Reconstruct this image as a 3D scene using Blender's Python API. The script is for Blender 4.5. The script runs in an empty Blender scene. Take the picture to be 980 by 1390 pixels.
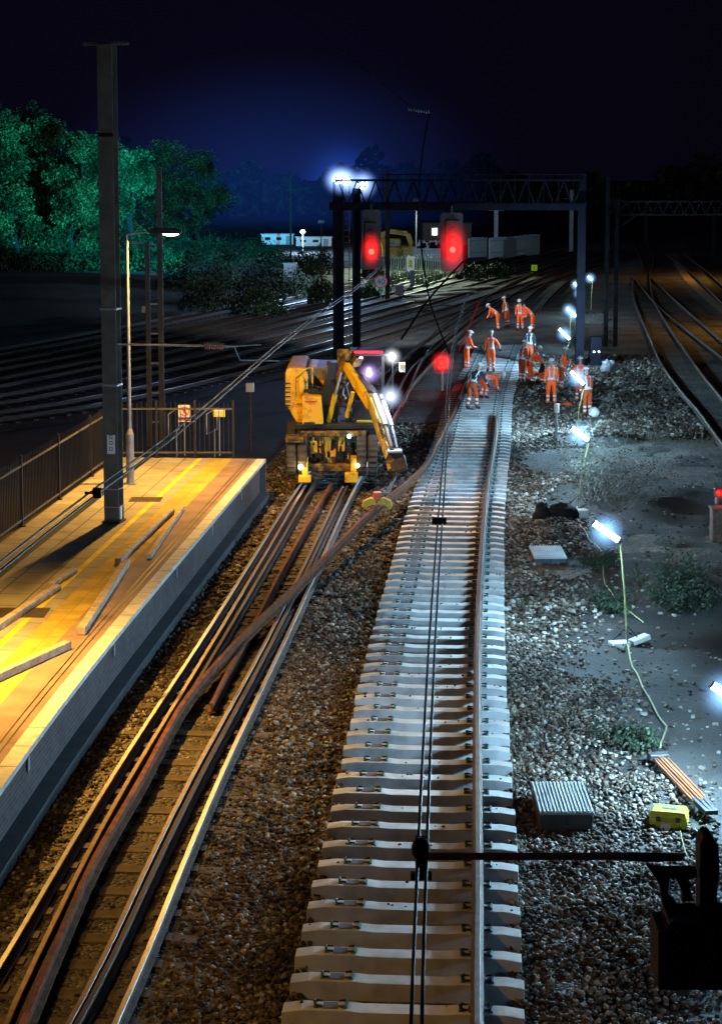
import bpy, bmesh, math, random
import numpy as np
from mathutils import Vector, Matrix
random.seed(7)
rng = np.random.default_rng(7)
R = math.radians
sc = bpy.context.scene
COL = sc.collection

# ------------------------------------------------------------------ survey: a pixel of the photo -> a point of the site
F = 2500.0; HOR = 232.0; PPY = 520.0; PITCH = math.atan((PPY - HOR) / F); CZ = 8.8
cp, sp = math.cos(PITCH), math.sin(PITCH)
def ray(px, py):
    a = (px - 490) / F; b = -(py - PPY) / F
    return Vector((a, cp + b * sp, -sp + b * cp))
def at(px, py, z=0.0):
    d = ray(px, py); t = (z - CZ) / d.z
    return Vector((d.x * t, d.y * t, z))
def atd(px, py, Y):
    d = ray(px, py); t = Y / d.y
    return Vector((d.x * t, Y, CZ + d.z * t))

# ------------------------------------------------------------------ materials
def nt(m):
    m.use_nodes = True
    t = m.node_tree; t.nodes.clear()
    return t
def mat(name, col, rough=0.6, metal=0.0, var=0.25, scale=6.0, bump=0.0, bscale=40.0, col2=None, thr=(0.35, 0.7), coord='Object', spec=0.5):
    m = bpy.data.materials.new(name); t = nt(m); N, L = t.nodes, t.links
    out = N.new('ShaderNodeOutputMaterial'); b = N.new('ShaderNodeBsdfPrincipled'); L.new(b.outputs[0], out.inputs[0])
    tc = N.new('ShaderNodeTexCoord')
    no = N.new('ShaderNodeTexNoise'); no.inputs['Scale'].default_value = scale; no.inputs['Detail'].default_value = 6; no.inputs['Roughness'].default_value = .65
    L.new(tc.outputs[coord], no.inputs['Vector'])
    cr = N.new('ShaderNodeValToRGB')
    c1 = tuple(c * (1 - var) for c in col) + (1,); c2 = (tuple(col2) + (1,)) if col2 else tuple(min(1, c * (1 + var)) for c in col) + (1,)
    cr.color_ramp.elements[0].color = c1; cr.color_ramp.elements[1].color = c2
    cr.color_ramp.elements[0].position = thr[0]; cr.color_ramp.elements[1].position = thr[1]
    L.new(no.outputs['Fac'], cr.inputs['Fac']); L.new(cr.outputs['Color'], b.inputs['Base Color'])
    b.inputs['Roughness'].default_value = rough; b.inputs['Metallic'].default_value = metal
    b.inputs['Specular IOR Level'].default_value = spec
    if bump:
        n2 = N.new('ShaderNodeTexNoise'); n2.inputs['Scale'].default_value = bscale; n2.inputs['Detail'].default_value = 5
        L.new(tc.outputs[coord], n2.inputs['Vector'])
        bp = N.new('ShaderNodeBump'); bp.inputs['Strength'].default_value = bump; bp.inputs['Distance'].default_value = .02
        L.new(n2.outputs['Fac'], bp.inputs['Height']); L.new(bp.outputs[0], b.inputs['Normal'])
    return m
def emat(name, col, s):
    m = bpy.data.materials.new(name); t = nt(m); N, L = t.nodes, t.links
    out = N.new('ShaderNodeOutputMaterial'); e = N.new('ShaderNodeEmission'); e.inputs[0].default_value = tuple(col) + (1,); e.inputs[1].default_value = s
    L.new(e.outputs[0], out.inputs[0]); return m
def glowmat(name, col, s, p=2.2):  # emissive volume: the glow is put in, no light scatters
    m = bpy.data.materials.new(name); t = nt(m); N, L = t.nodes, t.links
    out = N.new('ShaderNodeOutputMaterial'); e = N.new('ShaderNodeEmission'); e.inputs[0].default_value = tuple(col) + (1,)
    tc = N.new('ShaderNodeTexCoord'); ln = N.new('ShaderNodeVectorMath'); ln.operation = 'LENGTH'; L.new(tc.outputs['Object'], ln.inputs[0])
    a = N.new('ShaderNodeMath'); a.operation = 'SUBTRACT'; a.inputs[0].default_value = 1; a.use_clamp = True; L.new(ln.outputs['Value'], a.inputs[1])
    q = N.new('ShaderNodeMath'); q.operation = 'POWER'; q.inputs[1].default_value = p; L.new(a.outputs[0], q.inputs[0])
    r = N.new('ShaderNodeMath'); r.operation = 'MULTIPLY'; r.inputs[1].default_value = s; L.new(q.outputs[0], r.inputs[0])
    L.new(r.outputs[0], e.inputs[1]); L.new(e.outputs[0], out.inputs['Volume']); return m
M = {}
M['earth'] = mat('earth', (.012, .010, .009), .95, var=.2, scale=.55, bump=1, bscale=16, col2=(.030, .026, .023), thr=(.42, .72))
M['gantry'] = mat('gantry_paint', (.012, .012, .018), 1, 0, scale=3, spec=0)
M['dim_steel'] = mat('dim_portal_steel', (.022, .021, .022), 1, 0, scale=3, spec=0)
M['steel_dark'] = mat('steel_dark', (.022, .022, .026), .55, .4, scale=3)
M['galv'] = mat('galvanised_steel', (.30, .31, .33), .5, .5, var=.25, scale=4, bump=.15)
M['mast'] = mat('weathered_mast', (.085, .076, .066), .8, .0, var=.35, scale=2.5, bump=.2)
M['rail_rust'] = mat('rusty_rail', (.13, .065, .04), .62, .25, var=.5, scale=9, bump=.3)
M['rail_dark'] = mat('dark_rail', (.055, .035, .026), .6, .3, var=.5, scale=8, bump=.3)
M['rail_top'] = mat('polished_rail_head', (.66, .62, .58), .30, .9, var=.12, scale=5)
M['rail_mid'] = mat('dull_rail_head', (.22, .15, .11), .42, .6, var=.3, scale=6)
M['white_conc'] = mat('coping_white', (.62, .60, .56), .8, var=.2, scale=5, bump=.3)
M['ledge'] = mat('platform_ledge', (.05, .055, .065), .9, var=.25, scale=3, bump=.3)
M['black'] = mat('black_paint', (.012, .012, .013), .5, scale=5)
M['wire'] = mat('wire', (.03, .026, .024), .5, .5)
M['dark_cable'] = mat('dark_cable', (.008, .008, .009), 1, 0, spec=0)
M['wood'] = mat('timber', (.46, .36, .25), .8, var=.3, scale=7, bump=.3)
M['yellow'] = mat('yellow_paint', (.30, .15, .01), .45, var=.3, scale=4.5, bump=.1, thr=(.28, .5), col2=(.72, .43, .012))
M['yellow_case'] = mat('case_yellow', (.62, .68, .05), .45, var=.12)
M['grime_y'] = mat('grimy_yellow', (.02, .016, .010), .6, var=.3, scale=5, bump=.3, thr=(.42, .68), col2=(.36, .20, .012))
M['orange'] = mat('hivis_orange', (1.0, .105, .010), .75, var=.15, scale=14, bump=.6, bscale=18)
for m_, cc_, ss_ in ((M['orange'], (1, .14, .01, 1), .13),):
    b_ = [n for n in m_.node_tree.nodes if n.type == 'BSDF_PRINCIPLED'][0]; b_.inputs['Emission Color'].default_value = cc_; b_.inputs['Emission Strength'].default_value = ss_  # self-glow added so the orange cloth reads brighter
M['dkorange'] = mat('muted_orange', (.50, .07, .015), .8, var=.25, scale=14, bump=.6, bscale=18)
M['navy'] = mat('dark_jacket', (.015, .018, .03), .85, var=.3)
M['stripe'] = mat('reflective_tape', (.6, .61, .63), .4, var=.06)
M['skin'] = mat('skin', (.42, .24, .17), .6, var=.1)
M['boot'] = mat('boots', (.02, .018, .016), .7)
M['hat'] = mat('white_hard_hat', (.8, .8, .8), .3, var=.04)
M['bluehat'] = mat('blue_hard_hat', (.03, .08, .5), .35, var=.05)
M['rubber'] = mat('rubber', (.055, .05, .046), .85, bump=.5, bscale=20)
M['glass'] = mat('dark_glass', (.02, .02, .03), .08, 0, var=.1)
M['red_paint'] = mat('red_paint', (.6, .02, .02), .5, var=.1)
M['white'] = mat('white_paint', (.75, .75, .74), .5, var=.08)
M['sign_yellow'] = mat('sign_yellow', (.75, .65, .03), .5, var=.05)
M['leaf'] = mat('leaf', (.012, .024, .009), .7, var=.5, scale=.8)
M['grassy'] = mat('grass', (.07, .10, .03), .8, var=.5, scale=2)
M['bark'] = mat('bark', (.018, .014, .011), .9, bump=.5)
M['twig'] = mat('twig', (.10, .09, .07), .8)
M['brick'] = mat('brick', (.16, .10, .08), .9)
M['orange_rail'] = mat('loose_rail', (.16, .055, .022), .8, 0, var=.5, scale=5, bump=.5, spec=.2)
M['clipgreen'] = mat('clip_green', (.02, .13, .07), .5)
M['padgrey'] = mat('rail_pad', (.10, .10, .12), .7)
M['cable_y'] = mat('cable_yellow', (.30, .31, .12), .6)
M['corr'] = mat('corrugated', (.3, .34, .33), .6)
M['path'] = mat('path', (.30, .22, .13), .9, scale=2)

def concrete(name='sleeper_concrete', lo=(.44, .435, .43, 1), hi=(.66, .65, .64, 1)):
    m = bpy.data.materials.new(name); t = nt(m); N, L = t.nodes, t.links
    out = N.new('ShaderNodeOutputMaterial'); b = N.new('ShaderNodeBsdfPrincipled'); L.new(b.outputs[0], out.inputs[0])
    tc = N.new('ShaderNodeTexCoord'); oi = N.new('ShaderNodeObjectInfo')
    ad = N.new('ShaderNodeVectorMath'); ad.operation = 'ADD'; L.new(tc.outputs['Object'], ad.inputs[0]); L.new(oi.outputs['Location'], ad.inputs[1])
    no = N.new('ShaderNodeTexNoise'); no.inputs['Scale'].default_value = 3.2; no.inputs['Detail'].default_value = 8; L.new(ad.outputs[0], no.inputs['Vector'])
    cr = N.new('ShaderNodeValToRGB'); cr.color_ramp.elements[0].color = lo; cr.color_ramp.elements[1].color = hi
    cr.color_ramp.elements[0].position = .33; cr.color_ramp.elements[1].position = .62
    L.new(no.outputs['Fac'], cr.inputs['Fac'])
    hs = N.new('ShaderNodeHueSaturation'); mr = N.new('ShaderNodeMapRange'); mr.inputs[3].default_value = .82; mr.inputs[4].default_value = 1.12
    L.new(oi.outputs['Random'], mr.inputs[0]); L.new(mr.outputs[0], hs.inputs['Value']); L.new(cr.outputs[0], hs.inputs['Color'])
    L.new(hs.outputs[0], b.inputs['Base Color']); b.inputs['Roughness'].default_value = .85
    n2 = N.new('ShaderNodeTexNoise'); n2.inputs['Scale'].default_value = 30; n2.inputs['Detail'].default_value = 6; L.new(ad.outputs[0], n2.inputs['Vector'])
    bp = N.new('ShaderNodeBump'); bp.inputs['Strength'].default_value = .35; bp.inputs['Distance'].default_value = .01; L.new(n2.outputs['Fac'], bp.inputs['Height']); L.new(bp.outputs[0], b.inputs['Normal'])
    return m
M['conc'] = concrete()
M['conc_shaded'] = concrete('sleeper_concrete_shaded', (.20, .20, .21, 1), (.32, .32, .33, 1))  # darker copy: shade on the sleeper flanks put into the colour
def stonemat():
    m = bpy.data.materials.new('granite_ballast'); t = nt(m); N, L = t.nodes, t.links
    out = N.new('ShaderNodeOutputMaterial'); b = N.new('ShaderNodeBsdfPrincipled'); L.new(b.outputs[0], out.inputs[0])
    g = N.new('ShaderNodeNewGeometry'); cr = N.new('ShaderNodeValToRGB'); e = cr.color_ramp.elements
    e[0].color = (.022, .018, .015, 1); e[1].color = (.40, .37, .33, 1); x = e.new(.55); x.color = (.105, .072, .050, 1); x = e.new(.84); x.color = (.21, .185, .16, 1)
    L.new(g.outputs['Random Per Island'], cr.inputs['Fac'])
    tc = N.new('ShaderNodeTexCoord'); no = N.new('ShaderNodeTexNoise'); no.inputs['Scale'].default_value = .9; no.inputs['Detail'].default_value = 5; L.new(tc.outputs['Object'], no.inputs['Vector'])
    mr = N.new('ShaderNodeMapRange'); mr.inputs[1].default_value = .35; mr.inputs[2].default_value = .65; mr.inputs[3].default_value = .45; mr.inputs[4].default_value = 1.15; L.new(no.outputs['Fac'], mr.inputs[0])
    mx = N.new('ShaderNodeMixRGB'); mx.blend_type = 'MULTIPLY'; mx.inputs[0].default_value = 1; L.new(cr.outputs[0], mx.inputs[1]); L.new(mr.outputs[0], mx.inputs[2])
    L.new(mx.outputs[0], b.inputs['Base Color']); b.inputs['Roughness'].default_value = .95; b.inputs['Specular IOR Level'].default_value = .15; return m
M['stone'] = stonemat()
def bedmat(name, lo, hi, scale=22):
    m = bpy.data.materials.new(name); t = nt(m); N, L = t.nodes, t.links
    out = N.new('ShaderNodeOutputMaterial'); b = N.new('ShaderNodeBsdfPrincipled'); L.new(b.outputs[0], out.inputs[0])
    tc = N.new('ShaderNodeTexCoord'); v = N.new('ShaderNodeTexVoronoi'); v.inputs['Scale'].default_value = scale; L.new(tc.outputs['Object'], v.inputs['Vector'])
    cr = N.new('ShaderNodeValToRGB'); cr.color_ramp.elements[0].color = lo + (1,); cr.color_ramp.elements[1].color = hi + (1,)
    sx = N.new('ShaderNodeSeparateColor'); L.new(v.outputs['Color'], sx.inputs[0]); L.new(sx.outputs[0], cr.inputs[0])
    no = N.new('ShaderNodeTexNoise'); no.inputs['Scale'].default_value = .5; no.inputs['Detail'].default_value = 6; L.new(tc.outputs['Object'], no.inputs['Vector'])
    mr = N.new('ShaderNodeMapRange'); mr.inputs[1].default_value = .35; mr.inputs[2].default_value = .65; mr.inputs[3].default_value = .35; mr.inputs[4].default_value = 1.2; L.new(no.outputs['Fac'], mr.inputs[0])
    mx = N.new('ShaderNodeMixRGB'); mx.blend_type = 'MULTIPLY'; mx.inputs[0].default_value = 1; L.new(cr.outputs[0], mx.inputs[1]); L.new(mr.outputs[0], mx.inputs[2])
    L.new(mx.outputs[0], b.inputs['Base Color']); b.inputs['Roughness'].default_value = .9
    bp = N.new('ShaderNodeBump'); bp.inputs['Strength'].default_value = 1; bp.inputs['Distance'].default_value = .05; bp.invert = True; L.new(v.outputs['Distance'], bp.inputs['Height']); L.new(bp.outputs[0], b.inputs['Normal'])
    return m
M['bed'] = bedmat('ballast_bed', (.03, .027, .024), (.17, .15, .13))
def slabs():     # platform surface: u = distance from the edge (x), v = along (y), stored in the UV map
    m = bpy.data.materials.new('paving'); t = nt(m); N, L = t.nodes, t.links
    out = N.new('ShaderNodeOutputMaterial'); b = N.new('ShaderNodeBsdfPrincipled'); L.new(b.outputs[0], out.inputs[0])
    uv = N.new('ShaderNodeUVMap'); uv.uv_map = 'UVMap'
    br = N.new('ShaderNodeTexBrick'); br.inputs['Scale'].default_value = 1; br.inputs['Brick Width'].default_value = .9; br.inputs['Row Height'].default_value = .62; br.inputs['Mortar Size'].default_value = .014
    br.inputs['Color1'].default_value = (.40, .36, .29, 1); br.inputs['Color2'].default_value = (.33, .30, .24, 1); br.inputs['Mortar'].default_value = (.10, .085, .06, 1); br.inputs['Bias'].default_value = -.1
    L.new(uv.outputs[0], br.inputs['Vector'])
    no = N.new('ShaderNodeTexNoise'); no.inputs['Scale'].default_value = 1.3; no.inputs['Detail'].default_value = 8; L.new(uv.outputs[0], no.inputs['Vector'])
    mr = N.new('ShaderNodeMapRange'); mr.inputs[1].default_value = .3; mr.inputs[2].default_value = .7; mr.inputs[3].default_value = .66; mr.inputs[4].default_value = 1.12; L.new(no.outputs['Fac'], mr.inputs[0])
    mx = N.new('ShaderNodeMixRGB'); mx.blend_type = 'MULTIPLY'; mx.inputs[0].default_value = 1; L.new(br.outputs[0], mx.inputs[1]); L.new(mr.outputs[0], mx.inputs[2])
    L.new(mx.outputs[0], b.inputs['Base Color']); b.inputs['Roughness'].default_value = .85
    return m
M['slabs'] = slabs()
def pavers(name, c1, c2, mo, w=.2, h=.1):
    m = bpy.data.materials.new(name); t = nt(m); N, L = t.nodes, t.links
    out = N.new('ShaderNodeOutputMaterial'); b = N.new('ShaderNodeBsdfPrincipled'); L.new(b.outputs[0], out.inputs[0])
    uv = N.new('ShaderNodeUVMap'); uv.uv_map = 'UVMap'
    br = N.new('ShaderNodeTexBrick'); br.inputs['Scale'].default_value = 1; br.inputs['Brick Width'].default_value = w; br.inputs['Row Height'].default_value = h; br.inputs['Mortar Size'].default_value = .006
    br.inputs['Color1'].default_value = c1 + (1,); br.inputs['Color2'].default_value = c2 + (1,); br.inputs['Mortar'].default_value = mo + (1,)
    L.new(uv.outputs[0], br.inputs['Vector'])
    no = N.new('ShaderNodeTexNoise'); no.inputs['Scale'].default_value = 1.7; no.inputs['Detail'].default_value = 7; L.new(uv.outputs[0], no.inputs['Vector'])
    mr = N.new('ShaderNodeMapRange'); mr.inputs[1].default_value = .3; mr.inputs[2].default_value = .7; mr.inputs[3].default_value = .66; mr.inputs[4].default_value = 1.12; L.new(no.outputs['Fac'], mr.inputs[0])
    mx = N.new('ShaderNodeMixRGB'); mx.blend_type = 'MULTIPLY'; mx.inputs[0].default_value = 1; L.new(br.outputs[0], mx.inputs[1]); L.new(mr.outputs[0], mx.inputs[2])
    L.new(mx.outputs[0], b.inputs['Base Color']); b.inputs['Roughness'].default_value = .85
    return m
M['redpave'] = pavers('red_paving', (.33, .22, .17), (.28, .185, .145), (.2, .15, .12), .9, .62)
M['tactile'] = pavers('tactile_strip', (.56, .40, .06), (.48, .34, .05), (.26, .18, .06), .3, .3)
M['yline'] = pavers('yellow_line', (.85, .66, .02), (.78, .6, .02), (.4, .32, .04), .9, .62)
M['wall'] = pavers('engineering_brick', (.09, .06, .06), (.05, .035, .04), (.13, .12, .11), .22, .075)

# ------------------------------------------------------------------ mesh building
class MB:
    def __init__(s): s.v = []; s.f = []; s.m = []
    def add(s, vs, fs, mi=0):
        o = len(s.v); s.v += [tuple(v) for v in vs]; s.f += [tuple(i + o for i in f) for f in fs]; s.m += [mi] * len(fs); return s
    def box(s, c, d, rot=None, mi=0, taper=1.0):
        x, y, z = d[0] / 2, d[1] / 2, d[2] / 2; c = Vector(c)
        vs = [Vector((sx * x * (taper if sz > 0 else 1), sy * y * (taper if sz > 0 else 1), sz * z)) for sz in (-1, 1) for sy in (-1, 1) for sx in (-1, 1)]
        if rot is not None: vs = [rot @ v for v in vs]
        return s.add([v + c for v in vs], [(0, 2, 3, 1), (4, 5, 7, 6), (0, 1, 5, 4), (2, 6, 7, 3), (0, 4, 6, 2), (1, 3, 7, 5)], mi)
    def beam(s, a, b, w, h=None, mi=0, up=Vector((0, 0, 1))):
        a, b = Vector(a), Vector(b); h = h or w; t = (b - a)
        L = t.length
        if L < 1e-6: return s
        t = t / L
        if abs(t.dot(up)) > .98: up = Vector((0, 1, 0))
        x = t.cross(up).normalized(); y = x.cross(t).normalized()
        vs = [p + x * (i * w / 2) + y * (j * h / 2) for p in (a, b) for i, j in ((-1, -1), (1, -1), (1, 1), (-1, 1))]
        return s.add(vs, [(3, 2, 1, 0), (4, 5, 6, 7), (0, 1, 5, 4), (1, 2, 6, 5), (2, 3, 7, 6), (3, 0, 4, 7)], mi)
    def tube(s, pts, r, n=8, mi=0, caps=True):
        pts = [Vector(p) for p in pts]; rs = r if isinstance(r, (list, tuple)) else [r] * len(pts)
        o = len(s.v); pu = None
        for i, p in enumerate(pts):
            t = (pts[min(i + 1, len(pts) - 1)] - pts[max(i - 1, 0)])
            t = t.normalized() if t.length > 1e-9 else Vector((0, 0, 1))
            if pu is None: pu = Vector((0, 0, 1)) if abs(t.z) < .9 else Vector((0, 1, 0))
            x = t.cross(pu).normalized(); y = x.cross(t).normalized(); pu = y
            for k in range(n):
                a = 2 * math.pi * k / n; s.v.append(tuple(p + (x * math.cos(a) + y * math.sin(a)) * rs[i]))
        for i in range(len(pts) - 1):
            for k in range(n):
                k2 = (k + 1) % n; s.f.append((o + i * n + k, o + i * n + k2, o + (i + 1) * n + k2, o + (i + 1) * n + k)); s.m.append(mi)
        if caps:
            s.f.append(tuple(o + k for k in reversed(range(n)))); s.f.append(tuple(o + (len(pts) - 1) * n + k for k in range(n))); s.m += [mi, mi]
        return s
    def ell(s, c, r, nu=12, nv=8, rot=None, mi=0, zmin=-1.0):
        c = Vector(c); o = len(s.v); r = Vector(r) if not isinstance(r, (int, float)) else Vector((r, r, r))
        for j in range(nv + 1):
            ph = -math.pi / 2 + math.pi * j / nv
            for i in range(nu):
                a = 2 * math.pi * i / nu
                v = Vector((math.cos(a) * math.cos(ph) * r.x, math.sin(a) * math.cos(ph) * r.y, max(math.sin(ph), zmin) * r.z))
                if rot is not None: v = rot @ v
                s.v.append(tuple(c + v))
        for j in range(nv):
            for i in range(nu):
                i2 = (i + 1) % nu; s.f.append((o + j * nu + i, o + j * nu + i2, o + (j + 1) * nu + i2, o + (j + 1) * nu + i)); s.m.append(mi)
        return s
    def prism(s, poly, a, b, axis='x', mi=0):
        # poly: 2-D points; extruded along axis between a and b
        def P(u, v, w): return {'x': (w, u, v), 'y': (u, w, v), 'z': (u, v, w)}[axis]
        n = len(poly); vs = [P(u, v, a) for u, v in poly] + [P(u, v, b) for u, v in poly]
        fs = [tuple(range(n)), tuple(reversed(range(n, 2 * n)))] + [(i, i + n, (i + 1) % n + n, (i + 1) % n) for i in range(n)]
        return s.add(vs, fs, mi)
    def build(s, name, mats, parent=None, smooth=False, bevel=0, loc=None, fixn=True):
        me = bpy.data.meshes.new(name)
        me.from_pydata(s.v, [], s.f)
        mats = mats if isinstance(mats, (list, tuple)) else [mats]
        for m in mats: me.materials.append(m)
        if len(mats) > 1: me.polygons.foreach_set('material_index', s.m)
        if fixn:
            bm = bmesh.new(); bm.from_mesh(me); bmesh.ops.recalc_face_normals(bm, faces=bm.faces); bm.to_mesh(me); bm.free()
        if smooth: me.polygons.foreach_set('use_smooth', [True] * len(me.polygons))
        me.update()
        o = bpy.data.objects.new(name, me); COL.objects.link(o)
        if parent: o.parent = parent
        if loc is not None: o.location = loc
        if bevel:
            b = o.modifiers.new('bevel', 'BEVEL'); b.width = bevel; b.segments = 2; b.limit_method = 'ANGLE'
        return o
def tag(o, label=None, cat=None, group=None, kind=None):
    if label: o['label'] = label
    if cat: o['category'] = cat
    if group: o['group'] = group
    if kind: o['kind'] = kind
    return o
def thing(name, loc, label, cat, group=None, rz=0.0):
    o = bpy.data.objects.new(name, None); COL.objects.link(o); o.location = loc; o.rotation_euler = (0, 0, rz); o.empty_display_size = .2
    return tag(o, label, cat, group)
def copy_tree(o, parent=None):
    c = o.copy(); COL.objects.link(c); c.parent = parent
    for ch in list(o.children): copy_tree(ch, c)
    return c
def catmull(pts, step=1.0):
    pts = [Vector(p) for p in pts]; P = [pts[0] * 2 - pts[1]] + pts + [pts[-1] * 2 - pts[-2]]; out = []
    for i in range(1, len(P) - 2):
        a, b, c, d = P[i - 1], P[i], P[i + 1], P[i + 2]
        n = max(1, int((c - b).length / step))
        for k in range(n):
            t = k / n
            out.append(.5 * ((2 * b) + (c - a) * t + (2 * a - 5 * b + 4 * c - d) * t * t + (3 * b - a - 3 * c + d) * t ** 3))
    out.append(pts[-1]); return out
def offset(pts, d, dz=0):
    out = []
    for i, p in enumerate(pts):
        t = pts[min(i + 1, len(pts) - 1)] - pts[max(i - 1, 0)]; n = Vector((t.y, -t.x, 0)).normalized()
        out.append(p + n * d + Vector((0, 0, dz)))
    return out            # +d = to the right of travel (+x when heading +y)
def xat(pts, y):
    ys = [p.y for p in pts]; xs = [p.x for p in pts]
    return float(np.interp(y, ys, xs))
RAILP = [(-.07, 0, 0), (-.07, .012, 0), (-.012, .03, 0), (-.01, .11, 0), (-.035, .125, 0), (-.035, .148, 1), (-.027, .156, 1), (.027, .156, 1), (.035, .148, 0), (.035, .125, 0), (.01, .11, 0), (.012, .03, 0), (.07, .012, 0), (.07, 0, 0)]
def rail(pts, name, mats, label=None, group=None, parent=None, roll=0.0, s=1.0, cat='rail'):
    """pts run along the bottom of the foot"""
    b = MB(); n = len(RAILP)
    for i, p in enumerate(pts):
        t = (pts[min(i + 1, len(pts) - 1)] - pts[max(i - 1, 0)]).normalized()
        x = t.cross(Vector((0, 0, 1))).normalized(); z = x.cross(t).normalized()
        for u, w, _ in RAILP:
            uu = u * math.cos(roll) + w * math.sin(roll); ww = -u * math.sin(roll) + w * math.cos(roll)
            b.v.append(tuple(p + x * uu * s + z * ww * s))
    for i in range(len(pts) - 1):
        for k in range(n):
            k2 = (k + 1) % n
            b.f.append((i * n + k, i * n + k2, (i + 1) * n + k2, (i + 1) * n + k)); b.m.append(1 if RAILP[k][2] else 0)
    b.f.append(tuple(range(n))); b.f.append(tuple(reversed(range((len(pts) - 1) * n, len(pts) * n)))); b.m += [0, 0]
    o = b.build(name, mats, parent)
    if label: tag(o, label, cat, group)
    return o
def place(root, p, rz=0): root.location = p; root.rotation_euler = (0, 0, rz)

# ------------------------------------------------------------------ the lines of the site
RR = catmull([at(x, y, .18) for x, y in [(60, 1600), (157, 1390), (197, 1300), (300, 1053), (396, 850), (478, 670), (539, 558), (577, 502), (669, 417), (760, 364), (860, 322)]], 1.2)   # right running rail
LC = offset(RR, -.77)                                                     # centre of the platform track
LR = offset(RR, -1.54)
NC = catmull([at(x, y, .2) for x, y in [(533, 1600), (547, 1390), (555, 1300), (561, 1239), (595, 856), (621, 680), (640, 600), (647, 560), (654, 532), (667, 500), (686, 460), (712, 424), (752, 385), (800, 352)]], 1.0)
PE = catmull([at(x, y, 1.1) for x, y in [(-250, 1450), (0, 1073), (169, 850), (360.6, 623)]], 1.0)   # platform edge
BC = catmull([at(x, y, .18) for x, y in [(-700, 655), (-300, 600), (100, 548), (300, 505), (376, 487), (451, 467), (488, 457), (537, 443), (599, 424), (642, 411), (720, 385), (790, 362), (860, 340)]], 3.0)

# ------------------------------------------------------------------ ground, beds
def bumps(x, y):
    h = 0 * x
    for cx, cy, r, a in [(5.6, 50, 2.2, .35), (5.2, 44.5, 1.6, .22), (4.9, 56, 2.0, -.25), (7.5, 38, 3, .25), (8, 48, 2.2, .35), (6.6, 60, 1.8, .2), (5.3, 47.3, 1.1, -.3), (8, 27, 3, .15)]:
        h = h + a * np.exp(-((x - cx) ** 2 + (y - cy) ** 2) / (r * r))
    return h
def hgt(x, y):
    x = np.asarray(x, float); y = np.asarray(y, float)
    c = np.interp(y, [p.y for p in NC], [p.x for p in NC])
    side = np.clip((x - c - 1.6) / 1.2, 0, 1)
    right = bumps(x, y) * side + side * (.05 * np.sin(x * 1.9 + y * .7) + .04 * np.sin(x * 3.3 - y * 1.7) + .03 * np.sin(y * 4.1 + x)) * np.clip((90 - y) / 30, 0, 1)
    xl = -27 + (y - 69) * .36
    t = np.clip((xl - x) / 14, 0, 1); t = t * t * (3 - 2 * t)
    return right + 1.3 * t * np.clip((y - 60) / 30, 0, 1)
def ground():
    xs = np.unique(np.concatenate([np.linspace(-500, -40, 24), np.linspace(-40, 2, 40), np.linspace(2, 14, 49), np.linspace(14, 40, 20), np.linspace(40, 500, 24)]))
    ys = np.unique(np.concatenate([np.linspace(-60, 14, 12), np.linspace(14, 70, 150), np.linspace(70, 260, 90), np.linspace(260, 1500, 30)]))
    X, Y = np.meshgrid(xs, ys); Z = hgt(X, Y) - .03
    nx, ny = len(xs), len(ys)
    vs = np.stack([X, Y, Z], -1).reshape(-1, 3).tolist()
    fs = [(j * nx + i, j * nx + i + 1, (j + 1) * nx + i + 1, (j + 1) * nx + i) for j in range(ny - 1) for i in range(nx - 1)]
    b = MB(); b.v = vs; b.f = fs; b.m = [0] * len(fs)
    o = b.build('ground', M['earth'], smooth=True, fixn=False); o['kind'] = 'structure'
ground()
def strip(name, left, right, z, m, kind='structure', parent=None, uv=False, nsub=1):
    b = MB(); n = len(left)
    for l, r in zip(left, right):
        for k in range(nsub + 1):
            p = l.lerp(r, k / nsub); b.v.append((p.x, p.y, z))
    w = nsub + 1
    for i in range(n - 1):
        for k in range(nsub): b.f.append((i * w + k, i * w + k + 1, (i + 1) * w + k + 1, (i + 1) * w + k)); b.m.append(0)
    o = b.build(name, m, parent, fixn=False)
    if kind: o['kind'] = kind
    if uv:
        me = o.data; ul = me.uv_layers.new(name='UVMap'); L = 0; acc = [0]
        for i in range(1, n): L += (left[i] - left[i - 1]).length; acc.append(L)
        wd = [(l - r).length for l, r in zip(left, right)]
        for lp in me.loops:
            i, k = divmod(lp.vertex_index, w); ul.data[lp.index].uv = (acc[i], uv + wd[i] * k / nsub)
    return o
# one wide ballast sheet from the platform wall to beyond the new track
ys = [p.y for p in NC]
bl = [Vector((np.interp(p.y, [q.y for q in PE], [q.x for q in PE]) - .3 if p.y < 50 else xat(RR, p.y) - 3.1, p.y, 0)) for p in NC]
brt = [Vector((p.x + 2.1 + .35 * math.sin(p.y * .9) + .2 * math.sin(p.y * 2.3), p.y, 0)) for p in NC]
strip('ballast_bed', bl, brt, .004, M['bed'])
BCo = [offset(BC, d) for d in (-17.5, 2.6)]
strip('far_ballast', BCo[0], BCo[1], .0, bedmat('far_bed', (.012, .011, .010), (.07, .06, .055), 14))

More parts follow.
